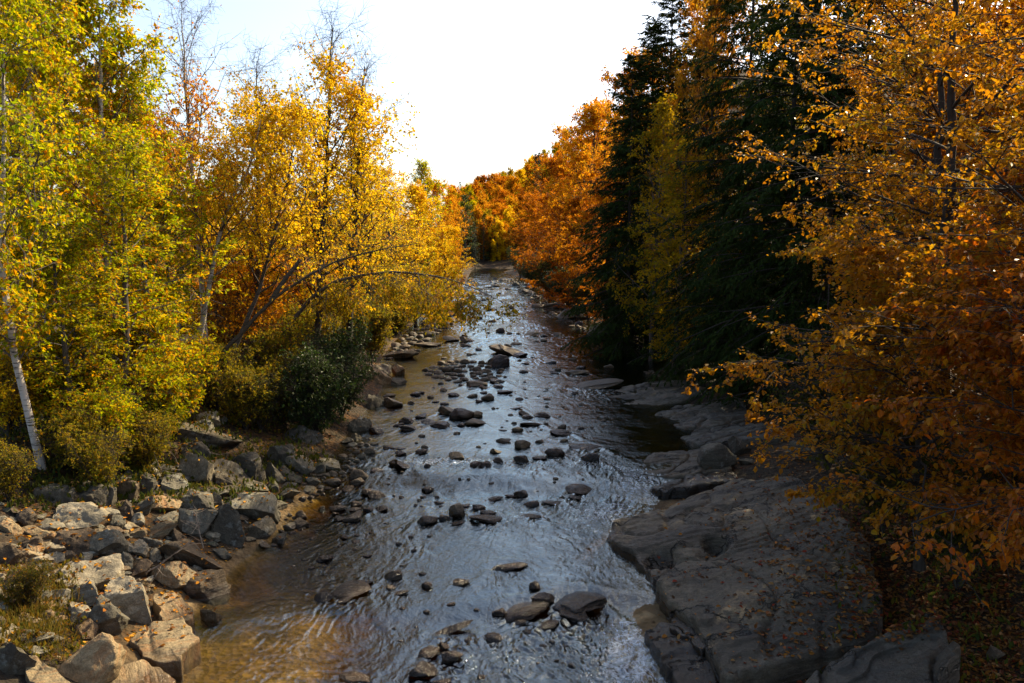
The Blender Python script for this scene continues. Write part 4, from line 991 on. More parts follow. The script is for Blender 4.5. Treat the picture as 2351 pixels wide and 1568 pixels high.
BIRCH_A = Tpl(grow(21, st(12, (.3, .2), .3, 1), .13, nl=44, t0=.12, prof=crownprof(2.3, .35), ang=lambda t: 58 - 22 * t, ns=9, nt=5, lpt=8, ls=.115, droop=.6, flat=.5, hole=1.2), 12.2)
BIRCH_B = Tpl(grow(22, st(12, (-.4, .2), .4, 2), .12, nl=38, t0=.1, prof=crownprof(2.0, .4), ang=lambda t: 55 - 20 * t, ns=9, nt=5, lpt=8, ls=.115, droop=.6, flat=.5, hole=1.3), 12.2)
# airy ones, bare towards the top
BIRCH_C = Tpl(grow(23, st(13, (.5, -.2), .4, 3), .12, nl=36, t0=.24, prof=crownprof(2.6, .45, .5), ang=lambda t: 48 - 18 * t, up=.09, ns=9, nt=6, lpt=6.5, ls=.11, droop=.6, flat=.4, hole=.8,
                   bare=lambda P: 1.25 - np.clip((P[:, 2] - 7.5) / 4.0, 0, 1) * 1.2), 13.6)
BIRCH_D = Tpl(grow(24, st(13, (.9, .2), .5, 4), .13, nl=34, t0=.22, prof=crownprof(2.9, .4, .5), ang=lambda t: 46 - 16 * t, up=.10, ns=9, nt=6, lpt=6.5, ls=.11, droop=.6, flat=.4, hole=.8,
                   bare=lambda P: 1.25 - np.clip((P[:, 2] - 10.2) / 2.6, 0, 1) * 1.25), 13.6)
MAPLE_A = Tpl(grow(31, st(13, (.3, 0), .4, 5), .2, nl=46, t0=.08, prof=crownprof(3.8, .5), ang=lambda t: 75 - 35 * t, up=.05, ns=10, nt=5, lpt=13, ls=.15, droop=.45, flat=.8, planar=.6, twig=.5, twigwood=False, hole=.5), 13.2)
MAPLE_B = Tpl(grow(32, st(13, (-.5, .3), .5, 6), .2, nl=42, t0=.06, prof=crownprof(4.1, .55), ang=lambda t: 78 - 38 * t, up=.06, ns=10, nt=5, lpt=13, ls=.15, droop=.45, flat=.8, planar=.6, twig=.5, twigwood=False, hole=.7), 13.2)
FAR_A = Tpl(grow(41, st(10, (.2, 0), .3, 7), .16, nl=24, t0=.02, prof=crownprof(3.2, .4), ang=lambda t: 65 - 30 * t, ns=7, nt=5, lpt=11, ls=.24, droop=.4, flat=.5, twig=.6, twigwood=False, hole=.8), 10.2)
FAR_B = Tpl(grow(42, st(10, (-.3, 0), .3, 8), .16, nl=24, t0=.02, prof=crownprof(2.7, .5), ang=lambda t: 60 - 30 * t, ns=7, nt=5, lpt=11, ls=.24, droop=.4, flat=.5, twig=.6, twigwood=False, hole=.8), 10.2)
HEM_A = Tpl(conifer(51, 18, 4.6, 50, 5, 18, 15, ls=.2, lw=.05, droop=.3), 18)
HEM_B = Tpl(conifer(52, 18, 4.2, 48, 5, 18, 15, ls=.2, lw=.05, droop=.4), 18)
SPR_A = Tpl(conifer(53, 14, 2.3, 30, 5, 10, 6, ls=.26, lw=.10, droop=.1, ang=88), 14)
PINE_A = Tpl(conifer(54, 14, 2.6, 18, 5, 9, 7, ls=.4, lw=.12, droop=-.05, ang=78, tpow=.6, low=.2), 14)
def stems(seed, n, h, spread, **kw):
    """a bush: several stems from one root"""
    rng = np.random.default_rng(seed); wv, wf, lv, lf = [], [], [], []; a = b = 0
    for i in range(n):
        an = rng.uniform(0, 6.28); hh = h * rng.uniform(.6, 1); q = spread * rng.uniform(.2, 1)
        T = st(hh, (math.cos(an) * q, math.sin(an) * q), .2, seed + i)
        (w1, f1), (l1, g1) = grow(seed * 10 + i, T, .03, **kw)
        wv.append(w1); wf.append(f1 + a); a += len(w1); lv.append(l1); lf.append(g1 + b); b += len(l1)
    return (np.concatenate(wv), np.concatenate(wf)), (np.concatenate(lv), np.concatenate(lf))
BUSH_A = Tpl(stems(61, 11, 2.4, 1.2, nl=10, t0=.15, prof=crownprof(.8, .5, .25), ang=lambda t: 50 - 15 * t, ns=6, nt=4, lpt=4.6, ls=.10, droop=.3, flat=.7, twig=.3, hole=1.0), 2.3)
BUSH_B = Tpl(stems(62, 9, 2.6, 1.4, nl=9, t0=.2, prof=crownprof(.8, .6, .25), ang=lambda t: 40 - 12 * t, ns=6, nt=4, lpt=3.2, ls=.10, droop=.3, flat=.5, twig=.35, hole=1.2), 2.4)

# ---- near right beeches: flat sprays of large leaves reaching over the bank
def near_beech(name, base, h, r0, seed, leaf, label, nl, prof, t0, lpt, bias, ang, bark='dark', lean=(-.5, -.2), ls=.082, ns=10, nt=6, drop=0, group='beeches over the right bank'):
    T = st(h, lean, .3, seed)
    (wv, wf), (lv, lf) = grow(seed, T, r0, nl=nl, t0=t0, prof=prof, ang=ang, up=drop, wob=.10, ns=ns, nt=nt, lpt=lpt, ls=ls, droop=.45, flat=.9, planar=.3, spread=.75, bias=bias, twig=.36, six=True, hole=.8)
    r = empty(name, base); tag(r, label, 'tree', group)
    wood('trunk', wv, wf, BK[bark], r); build('crown', lv, [lf], LM[leaf], r, smooth=False)
W_ = math.pi
near_beech('beech_tree', (7.4, 13.4, 1.2), 10.0, .16, 71, 'beech', 'golden beech with layered sprays hanging in front of the dark hemlocks', 46, lambda t: 3.6 - 1.3 * t, .08, 7.0, (W_, .72), lambda t: 88 - 26 * t)
near_beech('beech_tree', (7.7, 10.2, 1.3), 9.6, .15, 72, 'beech', 'golden beech filling the upper right edge, with big glossy leaves', 46, lambda t: 3.0 - 1. * t, .25, 6.5, (W_, .8), lambda t: 86 - 30 * t)
near_beech('beech_tree', (6.9, 8.8, 1.2), 4.5, .075, 73, 'copper', 'copper orange young beech, lowest and nearest on the right, drooping over the ledge', 34, lambda t: 2.4 - .8 * t, .34, 8.5, (W_ - .2, .7), lambda t: 92 - 20 * t, drop=-.02, lean=(-.3, -.1))
near_beech('beech_tree', (9.4, 17.5, 1.6), 10.5, .16, 74, 'beech', 'golden beech standing deeper behind the nearest beeches', 40, lambda t: 3.8 - 1.3 * t, .08, 7.0, (W_, .85), lambda t: 84 - 26 * t)
near_beech('beech_tree', (6.4, 12.0, 1.0), 4.6, .07, 75, 'beech', 'small golden orange beech sapling on the leafy slope below the golden beeches', 34, lambda t: 2.1 - .9 * t, .2, 8, (W_, .8), lambda t: 84 - 20 * t, lean=(-.5, -.3))

# ---- left bank, front row
G = 'birches of the left bank'
BP = lambda lst, y: np.array([at_depth(a, b, y + dy) for a, b, dy in lst])
def modelled(name, pts, y, r0, bark, leaf, label, seed, group=G, **kw):
    if y is None: y = hit(pts[0][0], pts[0][1], terrain)[1]
    P = BP(pts, y); base = P[0].copy(); base[2] = float(terrain(base[0], base[1])) - .15
    P[0] = base
    (wv, wf), (lv, lf) = grow(seed, P - base, r0, **kw)
    r = empty(name, base); tag(r, label, 'tree', group)
    wood('trunk', wv, wf, BK[bark], r); build('crown', lv, [lf], LM[leaf], r, smooth=False)
    return r
modelled('birch_tree', [(98, 1075, 0), (72, 985, 0), (45, 885, 0), (20, 730, 0), (5, 620, 0), (6, 420, .3), (10, 200, .5), (0, -120, .8)], None, .082, 'birch', 'lime',
         'white birch with a pale bowed trunk at the left edge, foot above the rock pile', 81, nl=40, t0=.2, prof=crownprof(2.0, .5), ang=lambda t: 62 - 20 * t, lpt=10, ls=.1, droop=.6, flat=.5, hole=.5)
modelled('birch_tree', [(118, 900, 0), (108, 700, 0), (100, 505, 0), (86, 360, 0), (74, 234, 0), (60, 60, 0), (50, -120, 0)], 20.5, .16, 'birch', 'lime',
         'white birch second from the left edge, trunk showing through yellow green leaves', 82, nl=38, t0=.3, prof=crownprof(2.4, .5), ang=lambda t: 60 - 20 * t, lpt=11, ls=.095, droop=.6, flat=.5, hole=.6)
# the leaning clump
GN = 'leaning birches of the clump'
leanw = dict(ns=7, nt=4, ls=.09, droop=.9, flat=.4)
modelled('birch_tree', [(425, 900, 0), (470, 720, 0), (488, 600, 0), (520, 480, 0), (548, 430, 0), (580, 365, 0), (600, 270, 0)], 22.5, .095, 'birch', 'gold',
         'steepest birch of the leaning clump, dark patched white trunk', 83, GN, nl=26, t0=.42, prof=crownprof(1.9, .4), ang=lambda t: 60 - 20 * t, lpt=9, **leanw)
modelled('leaning_tree', [(440, 915, 0), (500, 820, 0), (560, 760, -.1), (622, 685, -.3), (680, 650, -.4), (740, 612, -.5), (830, 580, -.6), (960, 558, -.8)], 22.2, .07, 'gold', 'gold',
         'long bare grey birch arching low toward the river above the others of its clump', 84, GN, nl=14, t0=.5, prof=lambda t: 1.3 - .5 * t, ang=lambda t: 70, lpt=.5, **leanw)
modelled('birch_tree', [(478, 905, .6), (540, 800, .6), (565, 740, .6), (590, 690, .6), (612, 600, .7), (640, 500, .8), (660, 400, .8), (690, 280, .8)], 22.8, .08, 'gold', 'gold',
         'golden birch rising behind the arching grey one, orange lit trunk', 85, GN, nl=32, t0=.4, prof=crownprof(2.3, .45), ang=lambda t: 58 - 20 * t, lpt=10, ns=8, nt=5, ls=.09, droop=.6, flat=.4, hole=.6)
modelled('leaning_tree', [(585, 865, 0), (640, 770, 0), (700, 700, 0), (740, 655, 0), (820, 632, 0), (920, 622, 0), (1040, 640, 0), (1130, 680, 0)], 25.5, .085, 'grey', 'olive',
         'white barked birch bent flat over the river, twigs hanging to the water', 86, GN, nl=32, t0=.40, prof=lambda t: .7 + .45 * t, ang=lambda t: 115, up=-.16, lpt=5.5, ns=7, nt=5, ls=.09, droop=1.2, flat=.3, hole=1.2, twig=.5)
def stub():
    P = BP([(622, 690, -.3), (655, 640, -.35), (690, 596, -.4)], 22.2)
    W = Wood(); W.add(P[None], np.array([[.075, .065, .05]]), 8)
    V, F = W.arrays()
    return V, F
# broken limb belongs to the arching birch
_ar = [o for o in COL.objects if o.name.startswith('leaning_tree') and o.parent is None][0]
V, F = stub(); build('broken_limb', V - np.array(_ar.location)[None], [F], BK['gold'], _ar)

put(BIRCH_A, 'birch_tree', 205, 19.5, -90, 'lime', 'birch', 'tall yellow green birch right of the two white trunks, top out of the picture', group=G)
put(BIRCH_B, 'birch_tree', 320, 20.5, 95, 'lime', 'birch', 'yellow green birch with a pointed top against the sky', group=G, sx=1.15)
put(BIRCH_A, 'birch_tree', 15, 18.6, -260, 'lime', 'birch', 'yellow green birch cut by the left edge of the picture', group=G, sx=.8)
put(BIRCH_B, 'birch_tree', 250, 18.0, 330, 'lime', 'grey', 'low yellow green birch in front of the tall ones', group=G, sx=1.5)
put(BIRCH_A, 'birch_tree', 385, 22.0, 400, 'lime', 'grey', 'bushy yellow green birch beside the leaning clump', group=G, sx=1.3)
put(BIRCH_B, 'birch_tree', 140, 17.0, 480, 'lime', 'grey', 'bushy yellow green birch between the two white trunks', group=G, sx=1.7)
put(BIRCH_C, 'birch_tree', 440, 24.0, -10, 'amber', 'birch', 'tall airy amber birch with bare top twigs out of the picture', group=G, sx=.95)
put(BIRCH_D, 'birch_tree', 560, 26.0, 90, 'gold', 'gold', 'airy golden birch left of the tallest bare topped one', group=G)
put(BIRCH_D, 'birch_tree', 700, 27.0, 10, 'gold', 'dark', 'golden birch with a bare dark crown top reaching highest by the sky gap', group=G, rz=.3, sx=1.1)
put(BIRCH_D, 'birch_tree', 780, 28.5, 120, 'gold', 'dark', 'golden birch at the edge of the sky gap with a long right limb', group=G, sx=1.2, rz=5.6)
put(MAPLE_B, 'maple_tree', 690, 36.0, 500, 'amber', 'dark', 'amber maple glowing behind the arching grey birch', group='maples of the left bank')
put(MAPLE_A, 'maple_tree', 600, 31.0, 560, 'amber', 'dark', 'amber maple behind the leaning clump', group='maples of the left bank')
put(MAPLE_A, 'maple_tree', 470, 33.0, 470, 'gold', 'dark', 'golden maple filling the gap left of the leaning clump', group='maples of the left bank')
put(BIRCH_A, 'birch_tree', 850, 46.0, 345, 'gold', 'grey', 'golden birch, first of the far group along the left shore', group='far trees of the left bank', sx=1.35)
put(BIRCH_B, 'birch_tree', 905, 54.0, 400, 'gold', 'grey', 'golden birch, second of the far group along the left shore', group='far trees of the left bank', sx=1.5)
put(BIRCH_A, 'birch_tree', 985, 66.0, 385, 'lime', 'grey', 'greenish birch top standing above the far golden group', group='far trees of the left bank', sx=1.2)
put(MAPLE_A, 'maple_tree', 950, 60.0, 440, 'gold', 'dark', 'golden maple in the middle of the far left group', group='far trees of the left bank', sx=.9)
put(MAPLE_B, 'maple_tree', 1010, 72.0, 430, 'amber', 'dark', 'amber maple at the river bend on the left', group='far trees of the left bank', sx=.8)
put(MAPLE_A, 'maple_tree', 1035, 92.0, 470, 'amber', 'dark', 'last amber maple at the river bend, lit from the side', group='far trees of the left bank', sx=.75)
put(MAPLE_B, 'maple_tree', 1015, 62.0, 530, 'gold', 'dark', 'low golden maple overhanging the far left shore', group='far trees of the left bank', sx=1.0)
put(HEM_A, 'hemlock_tree', 785, 78, 425, 'spruce', 'dark', 'dark evergreen behind the golden birches of the left bank', group='far trees of the left bank')
put(HEM_B, 'hemlock_tree', 730, 70, 440, 'spruce', 'dark', 'second dark evergreen, half hidden behind golden leaves on the left', group='far trees of the left bank')
for i, (px, y, tp, lf) in enumerate([(60, 34, 150, 'gold'), (180, 40, 170, 'amber'), (290, 36, 260, 'orange'), (400, 44, 330, 'gold'), (520, 48, 400, 'gold'), (620, 55, 440, 'amber'), (720, 60, 460, 'orange'),
                                     (-120, 26, -150, 'lime'), (-260, 30, 0, 'gold'), (840, 80, 455, 'amber'), (900, 100, 470, 'gold')]):
    put([MAPLE_A, MAPLE_B][i % 2], 'maple_tree', px, y, tp, lf, 'dark', 'back row maple seen in glimpses through the leaves of the left bank', sx=1.0, group='back row of the left bank')

# ---- right bank
GR = 'maples of the right bank'
put(MAPLE_A, 'maple_tree', 1370, 68, 262, 'amber', 'dark', 'tall glowing orange maple beside the pointed hemlock', group=GR, sx=.95)
put(MAPLE_B, 'maple_tree', 1335, 80, 330, 'orange', 'dark', 'orange maple left of the tall glowing one', group=GR, sx=1.05)
put(MAPLE_A, 'maple_tree', 1275, 104, 375, 'rust', 'dark', 'rust orange maple at the far end of the right row', group=GR, sx=1.15)
put(MAPLE_B, 'maple_tree', 1265, 92, 450, 'orange', 'dark', 'low orange maple leaning to the far narrows', group=GR, sx=1.35)
put(MAPLE_A, 'maple_tree', 1330, 66, 470, 'rust', 'dark', 'rust maple with branches low over the far right shore', group=GR, sx=1.5)
put(MAPLE_B, 'maple_tree', 1395, 58, 400, 'orange', 'dark', 'orange maple standing before the pointed hemlock', group=GR, sx=1.1)
put(MAPLE_A, 'maple_tree', 1230, 125, 470, 'rust', 'dark', 'dim rust maple farthest along the right shore', group=GR, sx=1.3)
put(MAPLE_B, 'maple_tree', 1405, 92, 255, 'amber', 'dark', 'amber maple top behind the orange row, bright against the sky', group=GR, sx=.8)
put(MAPLE_A, 'maple_tree', 1480, 56, 150, 'amber', 'dark', 'amber maple crown glowing between the two hemlocks nearest the sky', group=GR, sx=.8)
GH = 'hemlocks of the right bank'
put(HEM_A, 'hemlock_tree', 1448, 56, 200, 'hemlock', 'dark', 'lower hemlock stepping down from the pointed one toward the orange maples', group=GH, sx=.6)
put(HEM_B, 'hemlock_tree', 1500, 47, 62, 'hemlock', 'dark', 'full hemlock between the pointed one and the one cut by the top edge', group=GH, sx=.95)
put(HEM_A, 'hemlock_tree', 1940, 26.5, -300, 'hemlock', 'dark', 'dark hemlock right behind the golden beech sprays, added to shade midstream', group=GH, sx=.8)  # added in the sun's path so its shadow falls on midstream
put(HEM_B, 'hemlock_tree', 1452, 44, 130, 'hemlock', 'dark', 'hemlock with a pointed top beside the sky, edge of the dark group', group=GH, sx=.95)
put(HEM_A, 'hemlock_tree', 1545, 46, -30, 'hemlock', 'dark', 'hemlock second from the sky, top out of the picture', group=GH, sx=1.0)
put(HEM_A, 'hemlock_tree', 1740, 34, -330, 'hemlock', 'dark', 'big dark hemlock in the middle of the right bank', group=GH, sx=.75)  # unseen top raised to throw shade on the upper left bank rocks
put(HEM_B, 'hemlock_tree', 1850, 29, -430, 'hemlock', 'dark', 'nearest dark hemlock, boughs sloping behind the beech sprays', group=GH, sx=.75)  # height stretched out of view, also for shade on the left bank
put(HEM_B, 'hemlock_tree', 1620, 40, 110, 'hemlock', 'dark', 'hemlock just right of the olive birch, lacy boughs against the gold', group=GH, sx=.95)
put(HEM_B, 'hemlock_tree', 1725, 31.5, 270, 'hemlock', 'dark', 'shorter hemlock with drooping boughs at the foot of the big one', group=GH, sx=1.2)
put(HEM_A, 'hemlock_tree', 2010, 28, -250, 'hemlock', 'dark', 'hemlock hidden behind the golden beeches', group=GH, sx=.9)
put(HEM_A, 'hemlock_tree', 1480, 54, 440, 'hemlock', 'dark', 'low hemlock over the far right shore in front of the maples', group=GH, sx=1.0)
put(SPR_A, 'spruce_tree', 1350, 88, 243, 'spruce', 'dark', 'spruce with a thin pointed top behind the orange maples', group='spruces')
put(SPR_A, 'spruce_tree', 1305, 110, 300, 'spruce', 'dark', 'spruce top left of the thin pointed one', group='spruces')
put(BIRCH_B, 'birch_tree', 1560, 36, 340, 'olive', 'grey', 'olive yellow birch in front of the hemlocks', group='birches of the right bank', sx=1.35)
put(BIRCH_A, 'birch_tree', 1575, 47, 140, 'olive', 'grey', 'taller olive birch behind, between two hemlocks', group='birches of the right bank', sx=1.0)
put(MAPLE_B, 'maple_tree', 1632, 39, 10, 'beech', 'dark', 'golden orange maple crown rising within the hemlock wall toward the top edge', group=GR, sx=.55)
put(BIRCH_A, 'birch_tree', 1505, 41, 250, 'olive', 'grey', 'olive gold birch between the two left hemlocks of the wall', group='birches of the right bank', sx=1.0)
put(BIRCH_A, 'birch_tree', 1665, 45, -60, 'beech', 'grey', 'golden birch crown high against the sky between the hemlocks', group='birches of the right bank', sx=1.0)
put(BIRCH_B, 'birch_tree', 1600, 44, 500, 'copper', 'grey', 'copper leaved sapling glowing between the hemlock boughs', group='birches of the right bank', sx=1.3)
for i, (px, y, tp, lf) in enumerate([(2200, 24, 60, 'beech'), (2420, 18, -60, 'beech'), (1900, 40, -100, 'olive'), (2150, 34, -150, 'copper'), (2330, 20.5, 60, 'copper'), (2100, 22, 120, 'beech'), (2560, 15, 0, 'beech'), (2700, 19, -100, 'copper'), (2500, 12, 150, 'copper'), (2900, 13, 0, 'beech')]):  # the outermost maples stand unseen, added to shade the ledge and river
    put([MAPLE_A, MAPLE_B][i % 2], 'maple_tree', px, y, tp, lf, 'dark', 'back row maple glimpsed behind the near beeches, some added out of view for shade', sx=.9, group='back row of the right bank')

# ---- far hillside: single trees, all through the valley gap
rf = random.Random(5)
for i in range(230):
    y = rf.uniform(160, 250) if i < 30 else (rf.uniform(247, 262) if i < 60 else rf.uniform(262, 392))
    px = rf.uniform(1030, 1300)
    if y < 245 and px < 1135: px = rf.uniform(1140, 1300) if i % 3 else rf.uniform(1000, 1078)
    x = at_depth(px, 500, y)[0]
    if y < 245 and -12.5 < x < 9: continue
    q = rf.random(); zg = float(terrain(x, y)) - .2
    if q < .76:
        tree(rf.choice([FAR_A, FAR_B]), 'maple_tree', (x, y, zg - .6), rf.uniform(1.0, 1.5), rf.choice(['amber', 'orange', 'gold', 'amber', 'rust', 'olive', 'lime', 'orange']), 'dark', 'autumn tree on the wooded hillside that closes the valley', group='far hillside trees', rz=rf.uniform(0, 6.28))
    else:
        tree(SPR_A, 'spruce_tree', (x, y, zg), rf.uniform(.6, .9), 'spruce', 'dark', 'dark conifer on the wooded hillside that closes the valley', group='far hillside conifers', rz=rf.uniform(0, 6.28))
put(SPR_A, 'spruce_tree', 1229, 200, 356, 'spruce', 'dark', 'left one of two slender spruces side by side on the skyline', group='skyline spruces', sx=.45)
put(SPR_A, 'spruce_tree', 1237, 201, 353, 'spruce', 'dark', 'right one of two slender spruces side by side on the skyline', group='skyline spruces', sx=.45)
put(PINE_A, 'pine_tree', 1068, 230, 452, 'pine', 'dark', 'pale green pine in the valley gap', group=None, sx=1.2)
put(SPR_A, 'spruce_tree', 1090, 205, 515, 'spruce', 'dark', 'thin dark spruce at the river end below the pale pine', group=None, sx=.7)
put(SPR_A, 'spruce_tree', 1056, 384, 418, 'spruce', 'dark', 'dark spruce breaking the skyline at the left end of the hill', group=None)
put(SPR_A, 'spruce_tree', 1130, 384, 400, 'spruce', 'dark', 'dark spruce group top on the hill crest', group=None, sx=1.3)
for px, y, tp, lab in [(1085, 150, 560, 'shaded evergreen closing the river end, on the left'), (1110, 170, 540, 'shaded evergreen closing the river end, in the middle'), (1135, 160, 570, 'shaded evergreen closing the river end, on the right')]:
    x = at_depth(px, 500, 246)[0]
    tree(SPR_A, 'spruce_tree', (x, 246 + rf.uniform(0, 6), float(terrain(x, 250))), 1.0, 'hemlock', 'dark', lab, group='evergreens at the river end')

# ---- shrubs
GS = 'shrubs of the left bank'
def shrub(tpl, px, py, w, leaf, lab, name='shrub', group=GS, sxy=1.0):
    p = hit(px, py, terrain); s = w / 2351 * K * p[1] / 2.6
    return tree(tpl, name, (p[0], p[1], p[2] - .05), s, leaf, 'dark', lab, 'shrub', group, rz=rnd.uniform(0, 6), sx=sxy, crown='foliage', trunk='stems')
shrub(BUSH_A, 730, 1010, 205, 'shrub', 'dark green shrub, larger and nearer of two over the left shore', sxy=.9)
shrub(BUSH_B, 750, 960, 190, 'shrub', 'tall thin dark green shrub sprouting out of the large dark one')
shrub(BUSH_A, 785, 960, 160, 'shrub', 'dark green shrub, smaller and further of two over the left shore')
shrub(BUSH_A, 850, 828, 130, 'bush', 'yellow green shrub beside the sunlit corner rocks')
shrub(BUSH_B, 830, 800, 170, 'bush', 'loose orange green shrub behind the sunlit corner rocks')
shrub(BUSH_A, 905, 772, 110, 'bush', 'green shrub at the head of the far stone bar')
shrub(BUSH_B, 760, 860, 180, 'bush', 'twiggy yellowing shrub behind the dark green ones')
shrub(BUSH_A, 690, 880, 170, 'bush', 'yellowing shrub between the leaning clump and the dark shrubs')
shrub(BUSH_B, 620, 930, 170, 'bush', 'loose shrub at the foot of the leaning clump')
shrub(BUSH_B, 600, 990, 120, 'fern', 'low shrub among the shaded boulders')
shrub(BUSH_A, 345, 1040, 210, 'lime', 'lime green bush hanging over the rock pile')
shrub(BUSH_A, 250, 1075, 190, 'lime', 'lime green bush at the foot of the birches')
shrub(BUSH_B, 230, 1140, 150, 'bush', 'yellow leaved sapling bush above the rock pile')
shrub(BUSH_B, 20, 1150, 120, 'bush', 'yellowing bush under the white birch')
shrub(BUSH_A, 20, 1000, 200, 'gold', 'golden maple bush at the left edge behind the white birch')
shrub(BUSH_B, 540, 890, 200, 'amber', 'amber bush glowing under the leaning clump')
shrub(BUSH_A, 660, 800, 210, 'amber', 'amber bush behind the white barked bent birch')
shrub(BUSH_B, 980, 690, 110, 'bush', 'bush under the hanging birch twigs')
shrub(BUSH_A, 940, 720, 110, 'bush', 'green bush at the far end of the left shore')
for px, py, w, lf, lab in [(1195, 640, 60, 'fern', 'dim shrub at the far narrows on the right'), (1225, 664, 70, 'shrub', 'dark shrub under the rust maple at the far right shore'), (1262, 690, 90, 'fern', 'dull shrub under the orange maples, far right shore'), (1305, 716, 100, 'shrub', 'dark shrub behind the whale shaped boulder'), (1350, 740, 100, 'fern', 'yellowish shrub beside the whale shaped boulder'), (1450, 775, 120, 'shrub', 'dark shrub under the hemlocks at the far right shore'), (1570, 830, 150, 'shrub', 'dark shrub behind the flat cracked ledge'), (1380, 715, 90, 'fern', 'yellow green shrub under the orange maples'),
                           (1660, 850, 150, 'shrub', 'dark shrub at the foot of the big hemlock'), (2020, 1230, 260, 'fern', 'dark undergrowth shrub beside the leafy ledge'), (2200, 1350, 300, 'fern', 'dark undergrowth shrub in the lower right corner'),
                           (1900, 1080, 220, 'fern', 'dark undergrowth shrub under the copper beech')]:
    shrub(BUSH_B if lf == 'fern' else BUSH_A, px, py, w, lf, lab, group='shrubs of the right bank')

# ---- dead twigs on the rock pile
for px, py, w, lf, lab in [(150, 1000, 240, 'lime', 'yellow green bush right behind the white birch foot'), (300, 960, 280, 'lime', 'yellow green bush filling the middle of the left bank'), (400, 985, 200, 'lime', 'yellow green bush left of the leaning clump'),
        (650, 960, 150, 'bush', 'dull green brown bush left of the dark shrubs'), (565, 985, 140, 'bush', 'low brown green bush between the leaning clump and the shaded boulders'), (330, 1090, 150, 'bush', 'yellowing bush hanging over the upper edge of the rock pile'), (190, 1090, 160, 'bush', 'dull green bush in the shade above the rock pile'), (500, 940, 150, 'bush', 'small mixed bush in front of the leaning trunks'),
        (560, 850, 240, 'amber', 'amber bush between the leaning trunks'), (700, 740, 220, 'bush', 'mixed bush along the left bank behind the dark shrubs'), (780, 720, 200, 'gold', 'gold bush along the left bank behind the dark shrubs'), (860, 700, 180, 'bush', 'mixed bush farther along the left bank')]:
    shrub(BUSH_A, px, py, w, lf, lab)
def dead(name, pts, y, lab, seed, nl=10, r=.018, L=.5):
    P = np.array([at_depth(a, b, y) for a, b in pts])
    rng = np.random.default_rng(seed)
    W = Wood(); tt = np.linspace(0, 1, len(P))
    base = P[0].copy(); P = P - base
    W.add(P[None], (r * (1 - .8 * tt))[None], 6)
    t = rng.uniform(.1, 1, nl); Q, T = along(P[None], t[None])
    D = T[0] * .5 + rng.normal(0, .8, (nl, 3))
    B = paths(rng, Q[0], D, L * rng.uniform(.4, 1, nl), 5, .2, -.03)
    W.add(B, np.full(nl, r * .35)[:, None] * np.linspace(1, .4, 5)[None], 4)
    V, F = W.arrays()
    o = build(name, V, [F], BK['twig']); o.location = base; tag(o, lab, 'branch', 'dead branches on the rocks')
dead('dead_branch', [Z4(1275, 720), Z4(1250, 620), Z4(1230, 540), Z4(1232, 470)], 14.6, 'small dead sapling standing bare among the bank boulders', 1, 16, .014, .42)
dead('dead_branch', [Z4(905, 880), Z4(1000, 830), Z4(1090, 760), Z4(1200, 680)], 13.4, 'bleached dead branch lying over the streaky long boulder', 2, 8, .018, .5)
dead('dead_branch', [Z4(840, 300), Z4(960, 260), Z4(1080, 220), Z4(1170, 180)], 16.6, 'dry branch lying against the cubic boulder below the lime bush', 3, 8, .016, .6)
dead('dead_branch', [Z3(1150, 1400), Z3(1260, 1420), Z3(1380, 1440), Z3(1480, 1420)], 19.0, 'dry twigs in shade below the leaning clump', 4, 9, .014, .7)

# ------------------------------------------------------------------ ground cover
def scatter(name, n, sampler, mat, lab, ls=.07, lift=.012, upright=0.0, kind='stuff', w=.65, flatn=.35, hmin=None):
    rng = np.random.default_rng(len(name) + n)
    P = []
    while len(P) < n:
        X, Y = sampler(rng)
        Z = ground(X, Y); lv = level(X, Y)
        for x, y, z, l in zip(X, Y, Z, lv):
            h = LB.ray_cast(Vector((x, y, 8)), Vector((0, 0, -1)))
            if h[0] is not None: z = max(z, h[0].z)
            if z > l + .06: P.append((x, y, z + lift))
    P = P[:n]
    P = np.array(P)
    if upright:
        D = rng.normal(0, .45, (n, 3)) + np.array([0, 0, 1.]); N = rng.normal(0, 1, (n, 3))
    else:
        D = rng.normal(0, 1, (n, 3)) * np.array([1, 1, .25]) + np.array([0, 0, .08]); N = rng.normal(0, flatn, (n, 3)) + np.array([0, 0, 1])
    L = ls * rng.uniform(.45, 1.4, n)
    V, F = leaf_arrays(P, D, N, L, L * w * rng.uniform(.6, 1.2, n), not upright, .18)
    o = build(name, V, [F] if not upright else [F], LM[mat], smooth=False); tag(o, lab, 'ground cover', kind=kind)
    return o
_ht = np.geomspace(6, 90, 140)
def pixbox(x0, y0, x1, y1, dens=None):
    def f(rng, m=1500):
        px, py = rng.uniform(x0, x1, m), rng.uniform(y0, y1, m)
        if dens is not None:
            k = rng.random(m) < dens(px, py); px, py = px[k], py[k]
        D = FW[None] + np.stack([(px - 1175.5) / 2351 * K, 0 * px, 0 * px], 1) + UP[None] * ((784 - py) / 2351 * K)[:, None]
        Pq = np.array([0, 0, CAMH])[None, None] + D[:, None] * _ht[None, :, None]
        b = Pq[..., 2] < ground(Pq[..., 0], Pq[..., 1]) + .25
        i = np.where(b.any(1), b.argmax(1), len(_ht) - 1)
        q = Pq[np.arange(len(px)), i]
        return q[:, 0] + rng.uniform(-.15, .15, len(q)), q[:, 1] + rng.uniform(-.25, .25, len(q))
    return f
scatter('fallen_leaves', 14000, pixbox(1500, 960, 2351, 1568, lambda a, b: np.clip(np.clip((a - 1620) / 300, .08, 1) + .12 * (pn(a / 50., b / 30., 3) > .2), 0, 1) * np.where(a < 1950, np.clip(.15 + 2.2 * pn(a / 28., b / 16., 9), .04, 1), 1)), 'litter', 'brown and orange fallen leaves scattered over the right ledges and slope', .075)
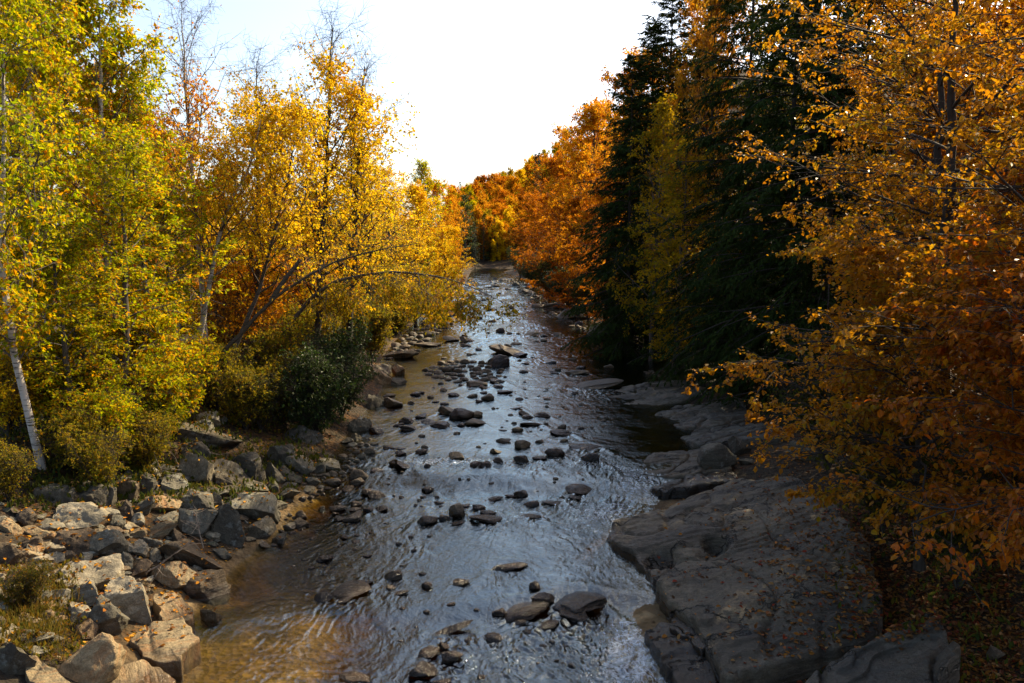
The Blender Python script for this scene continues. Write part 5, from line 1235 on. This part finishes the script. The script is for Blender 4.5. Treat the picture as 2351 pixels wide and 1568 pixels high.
scatter('leaf_litter', 2300, pixbox(0, 880, 900, 1480), 'litterlit', 'golden leaf litter in sunlit colours between the rocks and trees of the left bank', .075)
scatter('bank_grass', 1500, pixbox(0, 1330, 165, 1480), 'grass', 'autumn grass tuft at the lower left edge of the bank', .2, 0, 1.0, w=.05)
scatter('weeds', 1500, pixbox(0, 1290, 170, 1490, lambda a, b: .2 + .8 * (pn(a / 30., b / 25., 4) > 0)), 'weed', 'low autumn weeds at the lower left edge of the bank', .07, .05, 1.0, w=.6)
shrub(BUSH_B, 70, 1400, 110, 'weed', 'small reddening weed bush among the grass at the lower left edge')
scatter('undergrowth', 4200, pixbox(0, 930, 760, 1150, lambda a, b: .3 + .7 * (pn(a / 70., b / 40., 8) > 0)), 'fern', 'low green undergrowth on the left bank', .12, .03, 1.0, w=.5)
scatter('undergrowth', 1100, pixbox(1780, 960, 2351, 1568, lambda a, b: np.clip((a - 1850) / 300, 0, 1) * (.3 + .7 * (pn(a / 70., b / 40., 8) > 0))), 'fern', 'low dark undergrowth on the slope under the beeches', .11, .03, 1.0, w=.45)

# ------------------------------------------------------------------ light, sky, camera
SUN_AZ, SUN_EL = R(48), R(40)
d = Vector((math.sin(SUN_AZ) * math.cos(SUN_EL), math.cos(SUN_AZ) * math.cos(SUN_EL), math.sin(SUN_EL)))
L = bpy.data.lights.new('sun', 'SUN'); L.energy = 5.0; L.angle = R(.55); L.color = (1.0, .835, .545)
lo = bpy.data.objects.new('sun', L); COL.objects.link(lo); lo.rotation_euler = d.to_track_quat('Z', 'Y').to_euler(); lo.location = (20, 10, 40)
w = bpy.data.worlds.new('World'); SC.world = w; w.use_nodes = True
nt = w.node_tree; nt.nodes.clear()
sky = nt.nodes.new('ShaderNodeTexSky'); sky.sky_type = 'NISHITA'; sky.sun_disc = False
sky.sun_elevation = SUN_EL; sky.sun_rotation = SUN_AZ
sky.air_density = 1.0; sky.dust_density = 3.0; sky.ozone_density = 0.8
bg = nt.nodes.new('ShaderNodeBackground'); bg.inputs[1].default_value = .132
ow = nt.nodes.new('ShaderNodeOutputWorld')
nt.links.new(sky.outputs[0], bg.inputs[0]); nt.links.new(bg.outputs[0], ow.inputs[0])

cam = bpy.data.cameras.new('camera'); cam.lens = LENS; cam.sensor_width = 36; cam.clip_end = 3000; cam.clip_start = .1
co = bpy.data.objects.new('camera', cam); COL.objects.link(co)
co.location = (0, 0, CAMH); co.rotation_euler = (math.pi / 2 - PITCH, 0, 0)
SC.camera = co
SC.view_settings.view_transform = 'Standard'; SC.view_settings.look = 'None'; SC.view_settings.exposure = 1.28; SC.view_settings.gamma = 1
SC.render.engine = 'CYCLES'
c = SC.cycles
c.max_bounces = 6; c.diffuse_bounces = 4; c.glossy_bounces = 3; c.transmission_bounces = 4; c.transparent_max_bounces = 6
c.caustics_reflective = False; c.caustics_refractive = False
c.sample_clamp_indirect = 8
